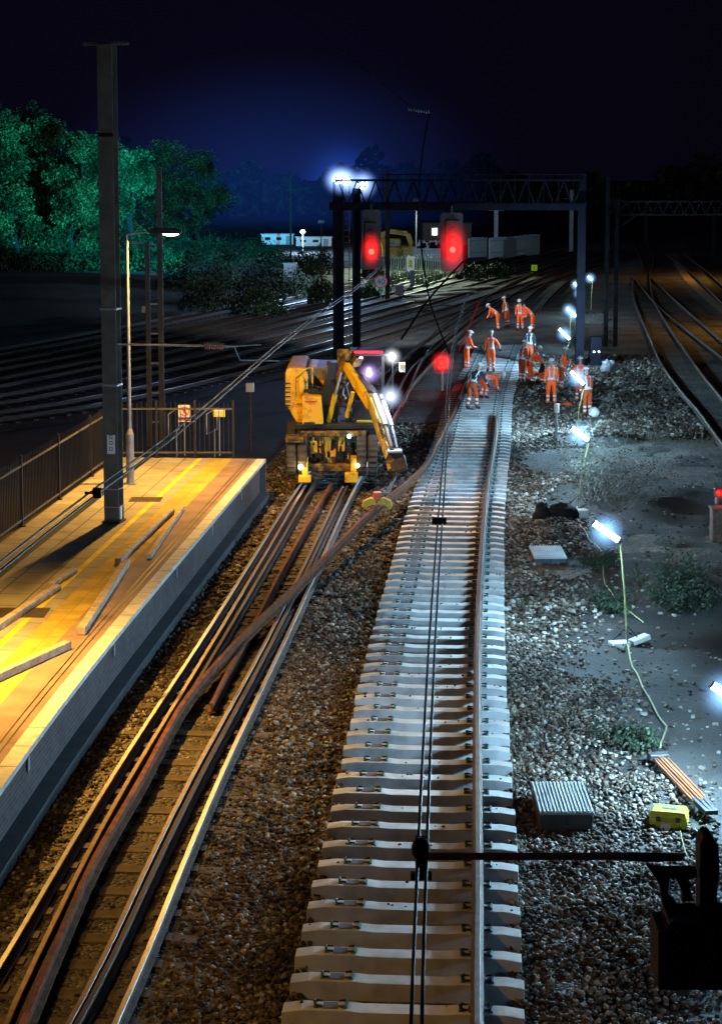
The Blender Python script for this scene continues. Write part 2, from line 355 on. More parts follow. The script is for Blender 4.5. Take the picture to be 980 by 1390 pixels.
# loose ballast stones
def stones(name, n, ylo, yhi, r0, r1, band=None):
    temps = []
    for k in range(10):
        bm = bmesh.new(); bmesh.ops.create_icosphere(bm, subdivisions=1, radius=1)
        s = np.array([v.co[:] for v in bm.verts]); fa = np.array([[v.index for v in f.verts] for f in bm.faces]); bm.free()
        s = s * rng.uniform(.60, 1.22, (len(s), 1)) * np.array([rng.uniform(.9, 1.3), rng.uniform(.8, 1.1), rng.uniform(.55, .85)]); temps.append(s)
    nv = len(temps[0]); nf = len(fa)
    y = ylo + (yhi - ylo) * rng.random(n)
    pe = np.interp(y, [q.y for q in PE], [q.x for q in PE]); pe = np.where(y > 50, np.interp(y, [p.y for p in RR], [p.x for p in RR]) - 3.0, pe)
    c = np.interp(y, [p.y for p in NC], [p.x for p in NC])
    hi = c + 1.3 + 1.0 + .5 * np.sin(y * .9) + .35 * np.sin(y * 2.3) + rng.exponential(.33, n) + np.where(y < 27, 1.0, 0)
    x = pe + .02 + (hi - pe) * rng.random(n)
    if band: x = c + 1.3 + band * rng.random(n) ** 1.5
    keep = np.abs(x - c) > 1.12
    # spoil heaps and gaps
    x, y = x[keep], y[keep]; n = len(x)
    r = rng.uniform(r0, r1, n) * (.55 + 1.05 * rng.random(n) ** 1.2)
    z = hgt(x, y) + r * rng.uniform(-.1, .75, n)
    rr = np.interp(y, [p.y for p in RR], [p.x for p in RR])
    mid = (x > rr - 1.75) & (x < rr + .2); z = np.where(mid, z - .035, z)
    cc = np.interp(y, [p.y for p in NC], [p.x for p in NC]); hv = np.abs(x - cc); z = z + np.where((hv < 1.6), .05 * (1.6 - hv) / .5, 0)
    ang = rng.uniform(0, 6.283, n); ca, sa = np.cos(ang), np.sin(ang); tl = rng.uniform(-.6, .6, n); ct, st = np.cos(tl), np.sin(tl)
    tk = rng.integers(0, 10, n); T = np.stack(temps)[tk]
    X = T[:, :, 0] * ct[:, None] + T[:, :, 2] * st[:, None]; Z = -T[:, :, 0] * st[:, None] + T[:, :, 2] * ct[:, None]; Y = T[:, :, 1]
    V = np.stack([(X * ca[:, None] - Y * sa[:, None]) * r[:, None] + x[:, None], (X * sa[:, None] + Y * ca[:, None]) * r[:, None] + y[:, None], Z * r[:, None] + z[:, None]], -1).reshape(-1, 3)
    FA = (fa[None] + (np.arange(n) * nv)[:, None, None]).reshape(-1, 3)
    me = bpy.data.meshes.new(name); me.vertices.add(len(V)); me.vertices.foreach_set('co', V.ravel())
    me.loops.add(FA.size); me.loops.foreach_set('vertex_index', FA.ravel().astype(np.int32)); me.polygons.add(len(FA)); me.polygons.foreach_set('loop_start', np.arange(0, FA.size, 3, dtype=np.int32))
    me.polygons.foreach_set('loop_total', np.full(len(FA), 3, dtype=np.int32)) if False else None
    me.update(calc_edges=True); me.materials.append(M['stone'])
    o = bpy.data.objects.new(name, me); COL.objects.link(o); o['kind'] = 'stuff'; tag(o, 'loose grey granite ballast stones around the tracks', 'ballast')
stones('ballast_gravel', 62000, 15.5, 34, .022, .036)

stones('ballast_gravel', 40000, 34, 64, .032, .05)
stones('ballast_gravel', 17000, 60, 88, .04, .07, 6.5)

# ------------------------------------------------------------------ platform
def platform():
    t = thing('platform', (0, 0, 0), 'brick faced station platform with yellow tactile strip and white edge', 'platform')
    P = [p.copy() for p in PE]
    end = P[-1]
    def off(d): return offset(P, -d)
    def cut(pts):  # square the far end
        return pts
    B = {k: off(k) for k in (0, .24, .9, 1.45, 1.72, 1.84)}
    fence_x = off(4.05)
    for nm, a, b2, m, uv in (('edge_coping', .24, 0, 'white_conc', 0), ('red_paving', .9, .24, 'redpave', .24), ('tactile_strip', 1.45, .9, 'tactile', .9), ('paving', 1.72, 1.45, 'slabs', 1.45), ('yellow_line', 1.84, 1.72, 'yline', 1.72)):
        o = strip(nm, B[a], B[b2], 1.1 if nm != 'yellow_line' else 1.1, M[m], None, t, uv + .001, 1)
    strip('paving', fence_x, B[1.84], 1.1, M['slabs'], None, t, .001 + 1.84)
    # two grooves near the edge
    for d in (.36, .46): strip('drain_groove', off(d + .012), off(d - .012), 1.104, M['black'], None, t)
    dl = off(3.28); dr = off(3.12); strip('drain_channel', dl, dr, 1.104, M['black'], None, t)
    # coping nose, brick wall, ledge
    b = MB(); n = len(P); A, C = P, off(.2)
    for i in range(n):
        b.v += [(A[i].x, A[i].y, 1.098), (A[i].x, A[i].y, 1.02), (C[i].x, C[i].y, 1.02)]
    for i in range(n - 1):
        for k in range(2): b.f.append((i * 3 + k, i * 3 + k + 1, i * 3 + k + 4, i * 3 + k + 3)); b.m.append(0)
    b.build('coping_nose', M['white_conc'], t)
    def vwall(pts, z0, z1, m, nm):
        b = MB(); 
        for p in pts: b.v += [(p.x, p.y, z0), (p.x, p.y, z1)]
        for i in range(len(pts) - 1): b.f.append((2 * i, 2 * i + 2, 2 * i + 3, 2 * i + 1)); b.m.append(0)
        o = b.build(nm, m, t, fixn=False); ul = o.data.uv_layers.new(name='UVMap'); acc = 0; ac = [0]
        for i in range(1, len(pts)): acc += (pts[i] - pts[i - 1]).length; ac.append(acc)
        for lp in o.data.loops: i, k = divmod(lp.vertex_index, 2); ul.data[lp.index].uv = (ac[i], z1 if k else z0)
    vwall(off(.16), .2, 1.02, M['wall'], 'brick_wall')
    strip('ledge', off(.16), off(-.10), .2, M['ledge'], None, t)
    vwall(off(-.10), -.05, .2, M['ledge'], 'ledge_face')
    # far end wall
    e0, e1 = P[-1], fence_x[-1]
    b = MB(); b.beam((e0.x, e0.y + .06, .52), (e1.x, e1.y + .06, .52), .12, 1.14); b.build('end_wall', M['wall'], t)
    # coping joints
    b = MB()
    for i in range(1, n - 1):
        a, c = P[i], B[.24][i]; b.beam((a.x, a.y, 1.1), (c.x, c.y, 1.1), .012, .004)
    b.build('coping_joint', M['black'], t)
    # small white distance plates on the wall
    W = off(.157)
    for py_ in (24.5, 30.5, 36.5, 41.0, 45.5):
        x = float(np.interp(py_, [p.y for p in W], [p.x for p in W])); MB().box((x + .012, py_, .72), (.02, .16, .2)).build('wall_plate', M['galv'], t)
    for px_, py2, w, l in ((198, 678, .75, .6), (8, 832, .5, .7), (45, 832, .5, .7)):
        c = at(px_, py2, 1.1); MB().box((c.x, c.y, 1.104), (w, l, .008)).build('access_cover', M['rail_dark'], t)
    return fence_x
FX = platform()

# platform boards
TB = [('long square timber on the platform reaching past the steel mast, beside the thin board', (160, 762), (233, 693), .13), ('thin timber beside the long one, on the tactile strip', (202, 756), (248, 689), .1), ('heavy timber lying alone across the tactile strip in the middle', (110, 857), (171, 764), .14),
      ('short timber stub beyond the tip of the longer board', (68, 795), (101, 774), .11), ('long timber running off the picture near the two dark covers', (-45, 878), (78, 797), .13), ('timber nearest the camera, angled across the yellow line', (-60, 944), (92, 875), .14)]
for lab, a, b_, w in TB:
    A_ = at(*a, 1.1 + w / 2 + .002); B_ = at(*b_, 1.1 + w / 2 + .002)
    o = MB().beam(A_, B_, w, w * .9).build('timber', M['wood'], bevel=.008); tag(o, lab, 'timber', 'timbers left on the platform')

# ------------------------------------------------------------------ railings
def railing(pts, name, label, z0, h=1.45):
    t = thing(name, pts[0], label, 'fence'); org = Vector(pts[0])
    n = len(pts); b = MB(); acc = 0
    for i in range(n - 1):
        a, c = Vector(pts[i]) - org, Vector(pts[i + 1]) - org; L = (c - a).length
        k = max(1, int(L / .125))
        for j in range(k):
            p = a.lerp(c, j / k); b.beam(p + Vector((0, 0, .06)), p + Vector((0, 0, h + .06)), .016)
    b.build('railing_bars', M['steel_dark'], t)
    r = MB()
    for i in range(n - 1):
        a, c = Vector(pts[i]) - org, Vector(pts[i + 1]) - org
        for zz in (.14, h - .12): r.beam(a + Vector((0, 0, zz)), c + Vector((0, 0, zz)), .03, .045)
    r.build('rail_bar', M['mast'], t)
    for p in pts:
        q = Vector(p) - org; MB().beam(q, q + Vector((0, 0, h + .12)), .06).box(q + Vector((0, 0, .01)), (.16, .16, .02)).build('post', M['steel_dark'], t)
def samp(pts, step):
    out = [Vector(pts[-1])]; 
    for p in reversed(pts):
        if (Vector(p) - out[-1]).length >= step: out.append(Vector(p))
    return out
fp = [Vector((p.x, p.y, 1.1)) for p in samp(offset(FX, 0), 2.6)][:13]
railing(fp, 'platform_railing', 'dark steel railing along the back edge of the platform', 1.1)
e0 = Vector((FX[-1].x + .05, FX[-1].y - .08, 1.1)); e1 = at(317, 621, 1.1)
railing([e0.lerp(e1, k / 3) for k in range(4)], 'end_railing', 'dark steel railing across the far end of the platform carrying the warning sign', 1.1)

# ------------------------------------------------------------------ sleepers
def sleeper_mesh():
    b = MB(); prof = [(-1.25, .17), (-1.05, .2), (-.55, .2), (-.42, .187), (.42, .187), (.55, .2), (1.05, .2), (1.25, .17)]
    for x, h in prof: b.v += [(x, -.15, 0), (x, -.115, h), (x, .115, h), (x, .15, 0)]
    for i in range(len(prof) - 1):
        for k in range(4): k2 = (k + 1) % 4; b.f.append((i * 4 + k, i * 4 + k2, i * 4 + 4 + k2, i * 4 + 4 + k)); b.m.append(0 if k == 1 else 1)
    b.f.append((0, 1, 2, 3)); e = (len(prof) - 1) * 4; b.f.append((e + 3, e + 2, e + 1, e)); b.m += [0, 0]; return b
def make_sleeper():
    s = sleeper_mesh().build('concrete_sleeper', [M['conc'], M['conc_shaded']], bevel=.008)
    for sx in (-.75, .75):
        MB().box((sx, 0, .205), (.15, .14, .012)).build('rail_pad', M['padgrey'], s)
        for q in (-1, 1):
            c = MB(); c.box((sx + q * .115, 0, .215), (.07, .06, .03), mi=0)
            c.tube([(sx + q * .085, -.06, .225), (sx + q * .15, -.07, .235), (sx + q * .17, 0, .25), (sx + q * .15, .07, .235), (sx + q * .085, .06, .225)], .011, 5, mi=1)
            c.box((sx + q * .15, 0, .212), (.05, .13, .022), mi=2)
            c.build('rail_clip', [M['stripe'], M['steel_dark'], M['clipgreen']], s)
    return s
S0 = make_sleeper(); first = True; acc = 0; cnt = 0
dense = catmull([p for p in NC], .05)
nxt = None; prev = dense[0]; dist = 0; target = 0; SL = []
for p in dense[1:]:
    dist += (p - prev).length
    if dist >= target and p.y > 17.5 and p.y < 92:
        SL.append((p.copy(), math.atan2(-(p - prev).x, (p - prev).y))); target = dist + .65
    elif p.y <= 17.5: target = dist
    prev = p
strays = MB()
for k_ in range(460):
    p_, rz_ = random.choice(SL); u_ = random.uniform(-1.2, 1.2)
    if abs(abs(u_) - .75) < .16: continue
    r_ = random.uniform(.010, .024); hh_ = .187 if abs(u_) < .45 else .2; strays.box((p_.x + u_ * math.cos(rz_), p_.y + u_ * math.sin(rz_) + random.uniform(-.08, .08), hh_ + r_ * .35), (r_ * 2, r_ * 1.5, r_), Matrix.Rotation(random.uniform(0, 3), 3, 'Z'), taper=.6)
tag(strays.build('stray_gravel', M['stone'], fixn=False), 'stray ballast chips lying on top of the new sleepers', 'gravel', kind='stuff')
for i, (p, rz) in enumerate(SL):
    s = S0 if i == 0 else copy_tree(S0)
    s.location = (p.x + random.uniform(-.015, .015), p.y, 0.0); s.rotation_euler = (0, 0, rz + random.uniform(-.006, .006))
    if p.y < 63.5: tag(s, 'pale new concrete sleeper with its right rail fitted and left seats bare', 'sleeper', 'new concrete sleepers carrying one rail')
    else: tag(s, 'new concrete sleeper with no rail, in the stretch where the gang works', 'sleeper', 'new concrete sleepers without rails')

# sleepers of the platform track
def old_sleeper():
    s = MB().box((0, 0, 0), (2.45, .25, .12)).build('old_sleeper', mat('old_sleeper', (.10, .075, .055), .9, var=.4, scale=5, bump=.5), bevel=.015)
    for sx in (-.77, .77): MB().box((sx, 0, .072), (.32, .19, .028)).build('rail_chair', M['rail_dark'], s)
    return s
O0 = old_sleeper(); dense = catmull(LC, .05); prev = dense[0]; dist = 0; target = 0; k = 0
for p in dense[1:]:
    dist += (p - prev).length
    if dist >= target and 17.5 < p.y < 78:
        s = O0 if k == 0 else copy_tree(O0); k += 1
        s.location = (p.x, p.y, -.035 + random.uniform(-.01, .006)); s.rotation_euler = (0, 0, math.atan2(-(p - prev).x, (p - prev).y) + random.uniform(-.02, .02))
        tag(s, 'old dark sleeper half buried in ballast under the platform track', 'sleeper', 'old sleepers of the platform track'); target = dist + .68
    prev = p

# ------------------------------------------------------------------ rails
sub = lambda pts, a, b: [p for p in pts if a < p.y < b]
rail(offset(sub(LR, 12, 200), 0, -.137), 'running_rail', [M['rail_rust'], M['rail_top']], 'shiny running rail of the platform track, the one nearer the platform', 'running rails')
rail(offset(sub(RR, 12, 200), 0, -.137), 'running_rail', [M['rail_rust'], M['rail_top']], 'shiny running rail of the platform track, the one nearer the new sleepers', 'running rails')
nr = offset(sub(NC, 12, 64.5), .75, .012)
rail(nr, 'new_rail', [M['rail_rust'], M['rail_mid']], 'brown rail clipped along the right seats of the new sleepers')
def pxrail(pts, z, name, mats, label, step=.8, roll=0, grp=None, s=1.0):
    P = catmull([at(p[0], p[1], p[2] if len(p) > 2 else z) for p in pts], step); return rail(offset(P, 0, -.14), name, mats, label, grp, roll=roll, s=s)
pxrail([(5, 1400), (50, 1300), (163, 1080), (302, 850), (420, 650)], .17, 'spare_rail', [M['rail_dark'], M['rail_mid']], 'dark rail laid inside the platform track beside the rail nearer the platform', grp='spare rails')
pxrail([(22, 1400), (66, 1300), (177, 1080), (313, 850), (430, 650)], .17, 'spare_rail', [M['rail_dark'], M['rail_dark']], 'dark rail paired against the inside rail next to the long swung rail', grp='spare rails')
pxrail([(88, 1400), (141, 1300), (250, 1075), (372, 850), (465, 660)], .17, 'spare_rail', [M['rail_dark'], M['rail_mid']], 'dark rail lying inside the track beside the shiny rail nearer the new sleepers', grp='spare rails')
pxrail([(100, 1400), (153, 1300), (261, 1075), (380, 850), (471, 660)], .17, 'spare_rail', [M['rail_dark'], M['rail_dark']], 'outer dark rail closest to the shiny rail by the new sleepers', grp='spare rails')
pxrail([(287, 957), (309, 912), (332, 871), (395, 750), (450, 655)], .2, 'spare_rail', [M['orange_rail'], M['orange_rail']], 'rusty orange rail in the middle of the track whose cut end lies among sleepers', grp='spare rails')
LOOSE = [(28, 1400, .28), (81, 1274, .28), (129, 1167, .28), (193, 1056, .28), (223, 1000, .28), (257, 944, .29), (317, 876, .32), (343, 850, .33), (398, 798, .38), (440, 757, .42), (479, 718, .5), (508, 690, .55), (532, 671, .55), (559, 649, .5), (580, 626, .45), (593, 601, .4), (604, 580, .37), (617, 556, .36), (628, 530, .36), (640, 508, .36)]
pxrail(LOOSE, .3, 'swung_rail', [M['orange_rail'], M['orange_rail']], 'long rusty rail bent in an S between the two tracks, held by the grab', .6, roll=0, s=1.15)
# junction rails behind the excavator
FANS = [([(505, 560), (548, 486), (601, 444), (660, 405)], 'dull rail fanning out behind the cab, nearest the cab'), ([(545, 552), (581, 476), (624, 442), (690, 398)], 'dull rail fanning out toward the red signal'), ([(520, 575), (555, 504), (585, 476), (640, 430)], 'short bright rail between the fanned rails behind the cab')]
for p, l in FANS: pxrail(p, .18, 'junction_rail', [M['rail_rust'], M['rail_top']], l, 2, grp='junction rails')
names_ = ['innermost sweeping track, first beyond the platform track', 'second sweeping track beyond the platform track', 'third sweeping track beyond the platform track', 'fourth sweeping track beyond the platform track', 'outermost sweeping track along the shrubs']
for i, d in enumerate((0, -3.5, -7.0, -10.5, -14)):
    c = offset(BC, d, -.137); t = thing('railway_track', (0, 0, 0), names_[i], 'railway track', 'tracks sweeping behind the platform')
    for s in (-.75, .75): rail(offset(c, s), 'rail', [M['rail_dark'], M['rail_top']], parent=t)
    b = MB(); dn = catmull(c, .7)
    for j in range(len(dn) - 1):
        if dn[j].y < 45 or dn[j].y > 170: continue
        tt = (dn[j + 1] - dn[j]).normalized(); nn = Vector((tt.y, -tt.x, 0)); b.beam(dn[j] - nn * 1.25 - Vector((0, 0, .04)), dn[j] + nn * 1.25 - Vector((0, 0, .04)), .25, .1)
    o = b.build('sleeper_bed', M['rail_dark'], t); o['kind'] = 'stuff'
# far part of the track being renewed
fc = offset(sub(NC, 112, 240), 0, -.157); t = thing('railway_track', (0, 0, 0), 'far end of the track being renewed, rails still in place beyond the gang', 'railway track')
for s in (-.75, .75): rail(offset(fc, s), 'rail', [M['rail_rust'], M['rail_mid']], parent=t)
# right-hand yard
YR = [([(840, 300), (870, 353), (858, 383), (862, 410), (878, 448), (897, 492), (929, 536), (944, 552), (980, 601), (1060, 705)], 'curved yard rail, lowest and longest with an orange glint'),
      ([(870, 310), (886, 350), (882, 369), (885, 399), (903, 435), (944, 495), (980, 540), (1060, 640)], 'curved yard rail, partner of the longest one'),
      ([(858, 374), (889, 410), (917, 435), (980, 484), (1060, 545)], 'yard rail branching from the points, lower of the branch'),
      ([(884, 376), (917, 407), (980, 462), (1060, 530)], 'yard rail branching from the points, upper of the branch'),
      ([(905, 345), (936, 368), (980, 410), (1060, 485)], 'yard rail just above the pale kerb path'), ([(930, 345), (955, 364), (980, 386), (1060, 450)], 'yard rail in the top corner beyond the kerb path')]
for p, l in YR: pxrail(p, .18, 'yard_rail', [M['rail_rust'], M['rail_top']], l, 3, grp='yard rails')
kp = catmull([at(x, y, 0) for x, y in [(915, 345), (922, 361), (933, 377), (955, 399), (980, 420), (1060, 480)]], 2)
strip('path', offset(kp, -.35), offset(kp, .35), .02, M['path'])
yb = catmull([at(x, y, 0) for x, y in [(880, 330), (885, 370), (895, 400), (925, 445), (1000, 520), (1060, 590), (1200, 800)]], 3)
strip('yard_ballast', offset(yb, -4.5), offset(yb, 12), .008, bedmat('yard_ballast', (.05, .043, .035), (.16, .14, .11), 14))

# ------------------------------------------------------------------ masts
def hmast(name, base, ztop, w, label, m=None, rz=0):
    t = thing(name, base, label, 'mast', rz=rz); h = ztop - base[2]; m = m or M['mast']
    b = MB(); b.box((0, -w / 2 + .012, h / 2), (w, .024, h)); b.box((0, w / 2 - .012, h / 2), (w, .024, h)); b.box((0, 0, h / 2), (.016, w - .05, h)); b.build('column', m, t)
    MB().box((0, 0, .02), (w * 1.25, w * 1.25, .04)).build('base_plate', m, t)
    return t
b0 = at(155, 708, 1.1); mz = atd(150, 60, b0.y).z
BM = hmast('overhead_line_mast', b0, mz, .335, 'tall steel H-section mast standing on the platform with a white number plate', rz=R(-12))
h = mz - 1.1
MB().box((0, -.05, h + .02), (1.0, .1, .06)).build('crosshead', M['mast'], BM); MB().box((.1, -.25, h - 2.0), (.5, .08, .07)).build('crosshead', M['mast'], BM)
pl = MB().box((.02, -.178, 1.75), (.18, .012, .42)).build('number_plate', M['white'], BM)
d = MB()
for k_ in range(3):
    for q in (-1, 1): d.beam((.02 + q * .03, -.186, 1.62 + k_ * .13), (.02 + q * .03 + .0, -.186, 1.69 + k_ * .13), .012, .004); d.beam((-.01, -.1865, 1.62 + k_ * .13 + .035 * (q + 1)), (.05, -.1865, 1.62 + k_ * .13 + .035 * (q + 1)), .004, .012)
d.build('number', M['black'], pl)
for z in (3.05, 4.72): MB().box((0, 0, z), (.37, .37, .04)).build('clamp', M['galv'], BM)
MB().box((.0, 0, .35), (.35, .36, .02)).box((.0, 0, .75), (.35, .36, .02)).build('joint_band', M['galv'], BM)
MB().box((.178, -.05, .22), (.02, .12, .3)).build('earth_box', M['white'], BM)
def cantilever(name, root, tip, label):
    t = thing(name, root, label, 'cantilever'); r = Vector((0, 0, 0)); e = Vector(tip) - Vector(root)
    MB().tube([r, e], .022, 8).build('arm', M['galv'], t)
    b = MB(); a = e * .75; c = e * .9
    for k in range(9): p = a.lerp(c, k / 8); b.tube([p - e.normalized() * .012, p + e.normalized() * .012], .075, 10)
    b.build('insulator', mat('porcelain', (.34, .16, .16), .3), t)
    MB().tube([e, e + Vector((.12, 0, -.3)), e + Vector((1.0, .0, -.32))], .016, 6).tube([e, e + Vector((.6, 0, .04))], .014, 6).build('steady_arm', M['galv'], t)
    return t
ct = b0 + Vector((.15, -.1, 3.95)); cantilever('cantilever', ct, atd(318, 470, b0.y + .3), 'slim horizontal arm with ribbed insulator reaching from the platform mast')

# second, twin-post mast beyond the fence
b1 = at(212, 606, 0); zt = atd(212, 230, b1.y).z
t = thing('twin_post_mast', b1, 'dark twin-post steel mast beyond the platform end, edged with blue light', 'mast')
MB().beam((-.2, 0, 0), (-.2, 0, zt * .74), .14, .2).build('post', M['mast'], t); MB().beam((.2, 0, 0), (.2, 0, zt), .16, .2).build('post', M['mast'], t)
for k_ in range(7): z = .8 + k_ * .95; MB().beam((-.2, 0, z), (.2, 0, z), .05).build('brace', M['galv'], t)
MB().beam((-.85, 0, zt * .74), (-.2, 0, zt * .74), .07).build('bracket', M['galv'], t); MB().box((-.33, 0, zt * .5), (.14, .1, .2)).build('insulator_box', M['galv'], t)

# ------------------------------------------------------------------ platform lamps
sod = (1.0, .53, .10)
def lamp_post(name, base, h, arm, label, power, spread=115, lens=60):
    t = thing(name, base, label, 'lamp post', 'lamp posts')
    MB().tube([(0, 0, 0), (0, 0, 1.25), (0, 0, 1.4), (0, 0, h * .6), (0, 0, h)], [.1, .1, .05, .045, .035], 12).box((0, 0, .012), (.3, .3, .024)).build('pole', M['galv'], t, smooth=False)
    MB().tube([(0, 0, h), (arm * .4, 0, h + .06), (arm, 0, h + .06)], .025, 8).build('arm', M['galv'], t)
    hd = MB(); hd.prism([(-.38, 0), (.36, 0), (.40, .06), (.2, .15), (-.34, .13)], -.13, .13, 'y'); H = hd.build('lamp_head', M['steel_dark'], t, bevel=.015); H.location = (arm + .1, 0, h + .02)
    g = MB().ell((arm + .22, 0, h + .015), (.2, .1, .05), 12, 6).build('lamp_glass', emat('sodium_' + name, (1, .62, .25), lens), t, smooth=True)
    ld = bpy.data.lights.new('sodium_lamp', 'AREA'); ld.shape = 'DISK'; ld.size = .18; ld.energy = power; ld.color = sod; ld.spread = R(spread)
    lo = bpy.data.objects.new('sodium_lamp', ld); COL.objects.link(lo); lo.parent = t; lo.location = (arm + .22, 0, h - .06)
    return t
lb = at(177, 657, 1.1); lh = atd(170, 318, lb.y).z - 1.1
lamp_post('platform_lamp', lb, lh, .85, 'slim grey lamp post beside the platform mast with a flat lit head', 1400, spread=172, lens=30)
lamp_post('platform_lamp', (-7.6, 27.5, 1.1), 5.6, .9, 'lamp post on the near stretch of platform, just past the left edge', 1000)
lamp_post('platform_lamp', (-6.9, 13, 1.1), 5.6, 1.2, 'lamp post on the platform closest to the bridge, out of the picture', 420, spread=150)
# small clamp box on pole
for base in ((24.5, 100, 0), (33, 150, 0)): lamp_post('yard_lamp', base, 8, -1.2, 'tall yard lamp post beside the sidings at %s' % ('the near curve' if base[1] < 120 else 'the far points'), 700, spread=150, lens=6)

# ------------------------------------------------------------------ signs at the platform end
def sign_post(name, px, py, w, h, base_y, label, build):
    b = at(px, base_y, 1.1); c = atd(px, py, b.y); t = thing(name, b, label, 'sign'); z = c.z - 1.1
    MB().tube([(0, .03, 0), (0, .03, z + h * .4)], .022, 8).build('post', M['galv'], t)
    build(t, z, w, h); return t
def pro(t, z, w, h):
    p = MB().box((0, 0, z), (w, .012, h)).build('plate', M['white'], t, bevel=.003)
    b = MB(); n = 28; cz = z + h * .12; ro, ri = w * .40, w * .32; y = -.009
    for k in range(n):
        a, c = 2 * math.pi * k / n, 2 * math.pi * (k + 1) / n
        b.add([(math.cos(a) * ro, y, cz + math.sin(a) * ro), (math.cos(c) * ro, y, cz + math.sin(c) * ro), (math.cos(c) * ri, y, cz + math.sin(c) * ri), (math.cos(a) * ri, y, cz + math.sin(a) * ri)], [(0, 1, 2, 3)])
    q = ri * .72; b.beam((-q, y - .002, cz + q), (q, y - .002, cz - q), .003, .035, up=Vector((0, 1, 0)).cross(Vector((1, 0, -1))).normalized())
    b.box((0, y, z - h * .36), (w * .9, .004, h * .18)); b.build('red_symbol', M['red_paint'], p)
    f = MB(); f.ell((.01, y - .001, cz + .085), (.02, .003, .02), 8, 6); f.beam((.005, y, cz + .06), (-.01, y, cz - .01), .004, .03); f.beam((-.01, y, cz), (-.045, y, cz - .09), .004, .018); f.beam((-.01, y, cz), (.035, y, cz - .085), .004, .018); f.beam((0, y, cz + .05), (-.05, y, cz + .01), .004, .014); f.beam((0, y, cz + .05), (.05, y, cz + .015), .004, .014)
    f.build('walking_figure', M['black'], p)
    for dz in (-.31, -.36, -.41): MB().box((0, y - .004, z + h * dz), (w * (.7 + dz * .3), .002, h * .018)).build('lettering', M['white'], p)
sign_post('prohibition_sign', 251, 561, .33, .46, 619, 'white sign with a red crossed-out walking figure at the platform end', pro)
def yel(t, z, w, h):
    p = MB().box((0, 0, z), (w, .012, h)).build('plate', M['sign_yellow'], t)
    MB().box((0, -.008, z + h * .22), (w * .8, .004, h * .28)).box((0, -.008, z - h * .22), (w * .55, .004, h * .14)).build('panel', M['white'], p)
sign_post('yellow_sign', 298, 560, .32, .24, 619, 'small yellow notice with a pale panel on the end railing', yel)
for px_, lab in ((236, 'bent tubular handrail at the platform end ramp, by the prohibition sign'), (288, 'bent tubular handrail at the platform end ramp, by the yellow notice')):
    b_ = at(px_, 618, 1.1); t = thing('handrail', b_ + Vector((0, .25, 0)), lab, 'handrail', 'handrails at the platform end')
    MB().tube([(-.16, 0, 1.1), (-.16, 0, .55), (0.12, 0, .68), (0.12, 0, 1.28), (-.16, 0, 1.1)], .02, 6).build('hoop', M['galv'], t); MB().tube([(.05, 0, -.1), (.05, 0, .7)], .022, 6).build('post', M['galv'], t)
b_ = at(340, 612, 0); t = thing('marker_post', b_, 'thin brown post with a pale box on top beyond the platform ramp', 'post'); zz = atd(340, 530, b_.y).z
MB().tube([(0, 0, 0), (0, 0, zz)], .035, 8).build('pole', M['rail_rust'], t); MB().box((0, 0, zz + .1), (.26, .16, .28)).build('box', M['white'], t, bevel=.02)

# ------------------------------------------------------------------ overhead wires
def wire(pts, r, label, name='overhead_wire', step=2.0):
    P = catmull(pts, step); o = MB().tube(P, r, 6).build(name, M['dark_cable'] if 'dark' in label or 'thin span' in label else M['wire'], smooth=True); return tag(o, label, 'wire', 'overhead wires')
w1 = [at(x, y, 4.9) for x, y in [(-45, 822), (0, 775), (135, 668), (225, 602), (290, 548), (345, 500), (372, 476), (430, 430), (480, 395), (515, 365)]]
wire([p + Vector((0, 0, .0)) for p in w1], .014, 'contact wire above the platform track, lower of its pair')
wire([p + Vector((-.02, 0, .07)) for p in w1], .012, 'twin contact wire above the platform track, upper of its pair')
cl = at(132, 669, 4.95); tag(MB().box(cl, (.1, .06, .12)).box(cl + Vector((-.1, 0, 0)), (.1, .02, .03)).build('wire_clamp', M['wire']), 'small dark clamp on the platform contact wires in front of the mast', 'clamp')
w2 = [at(x, y, 4.9) for x, y in [(560, 1600), (567, 1330), (573, 1165), (586, 880), (598, 700), (606, 590), (610, 510), (622, 440), (645, 372)]]
wire([p + Vector((-.025, 0, .0)) for p in w2], .010, 'contact wire above the new sleepers, on the platform side of its pair')
wire([p + Vector((.025, 0, .01)) for p in w2], .010, 'contact wire above the new sleepers, on the lamp side of its pair')
for y_, zz in ((1160, .0),): 
    c_ = at(571, y_, 4.9); o = MB().box(c_, (.06, .14, .17)).box(c_ + Vector((0, -.1, -.09)), (.12, .04, .04)).ell(c_ + Vector((0, 0, .03)), (.055, .06, .07)).build('wire_clamp', M['black']); tag(o, 'large black clamp holding the two wires at the tip of the bracket tube', 'clamp')
c_ = at(596, 707, 4.9); tag(MB().box(c_, (.16, .08, .07)).build('wire_clamp', M['black']), 'little black spacer midway along the wires over the new sleepers', 'clamp')
# slack hanging wire with its insulator string
hw = [atd(x, y, Y) for x, y, Y in [(583, 150, 62), (574, 200, 63), (569, 250, 64), (570, 317, 66), (580, 392, 69), (590, 430, 72), (610, 480, 75)]]
o = wire(hw, .03, 'slack dark cable hanging in a long curve past the red signals', step=1.5)
t = thing('insulator_string', atd(568, 149, 62), 'string of pale insulator beads hanging high in the dark sky', 'insulator')
b = MB()
for k_ in range(9): b.ell((-.33 + k_ * .083, 0, .04 - k_ * .012), (.03, .06, .06), 8, 6)
b.build('beads', M['galv'], t); MB().tube([(-.42, 0, .05), (.45, 0, -.07)], .015, 6).build('rod', M['wire'], t)
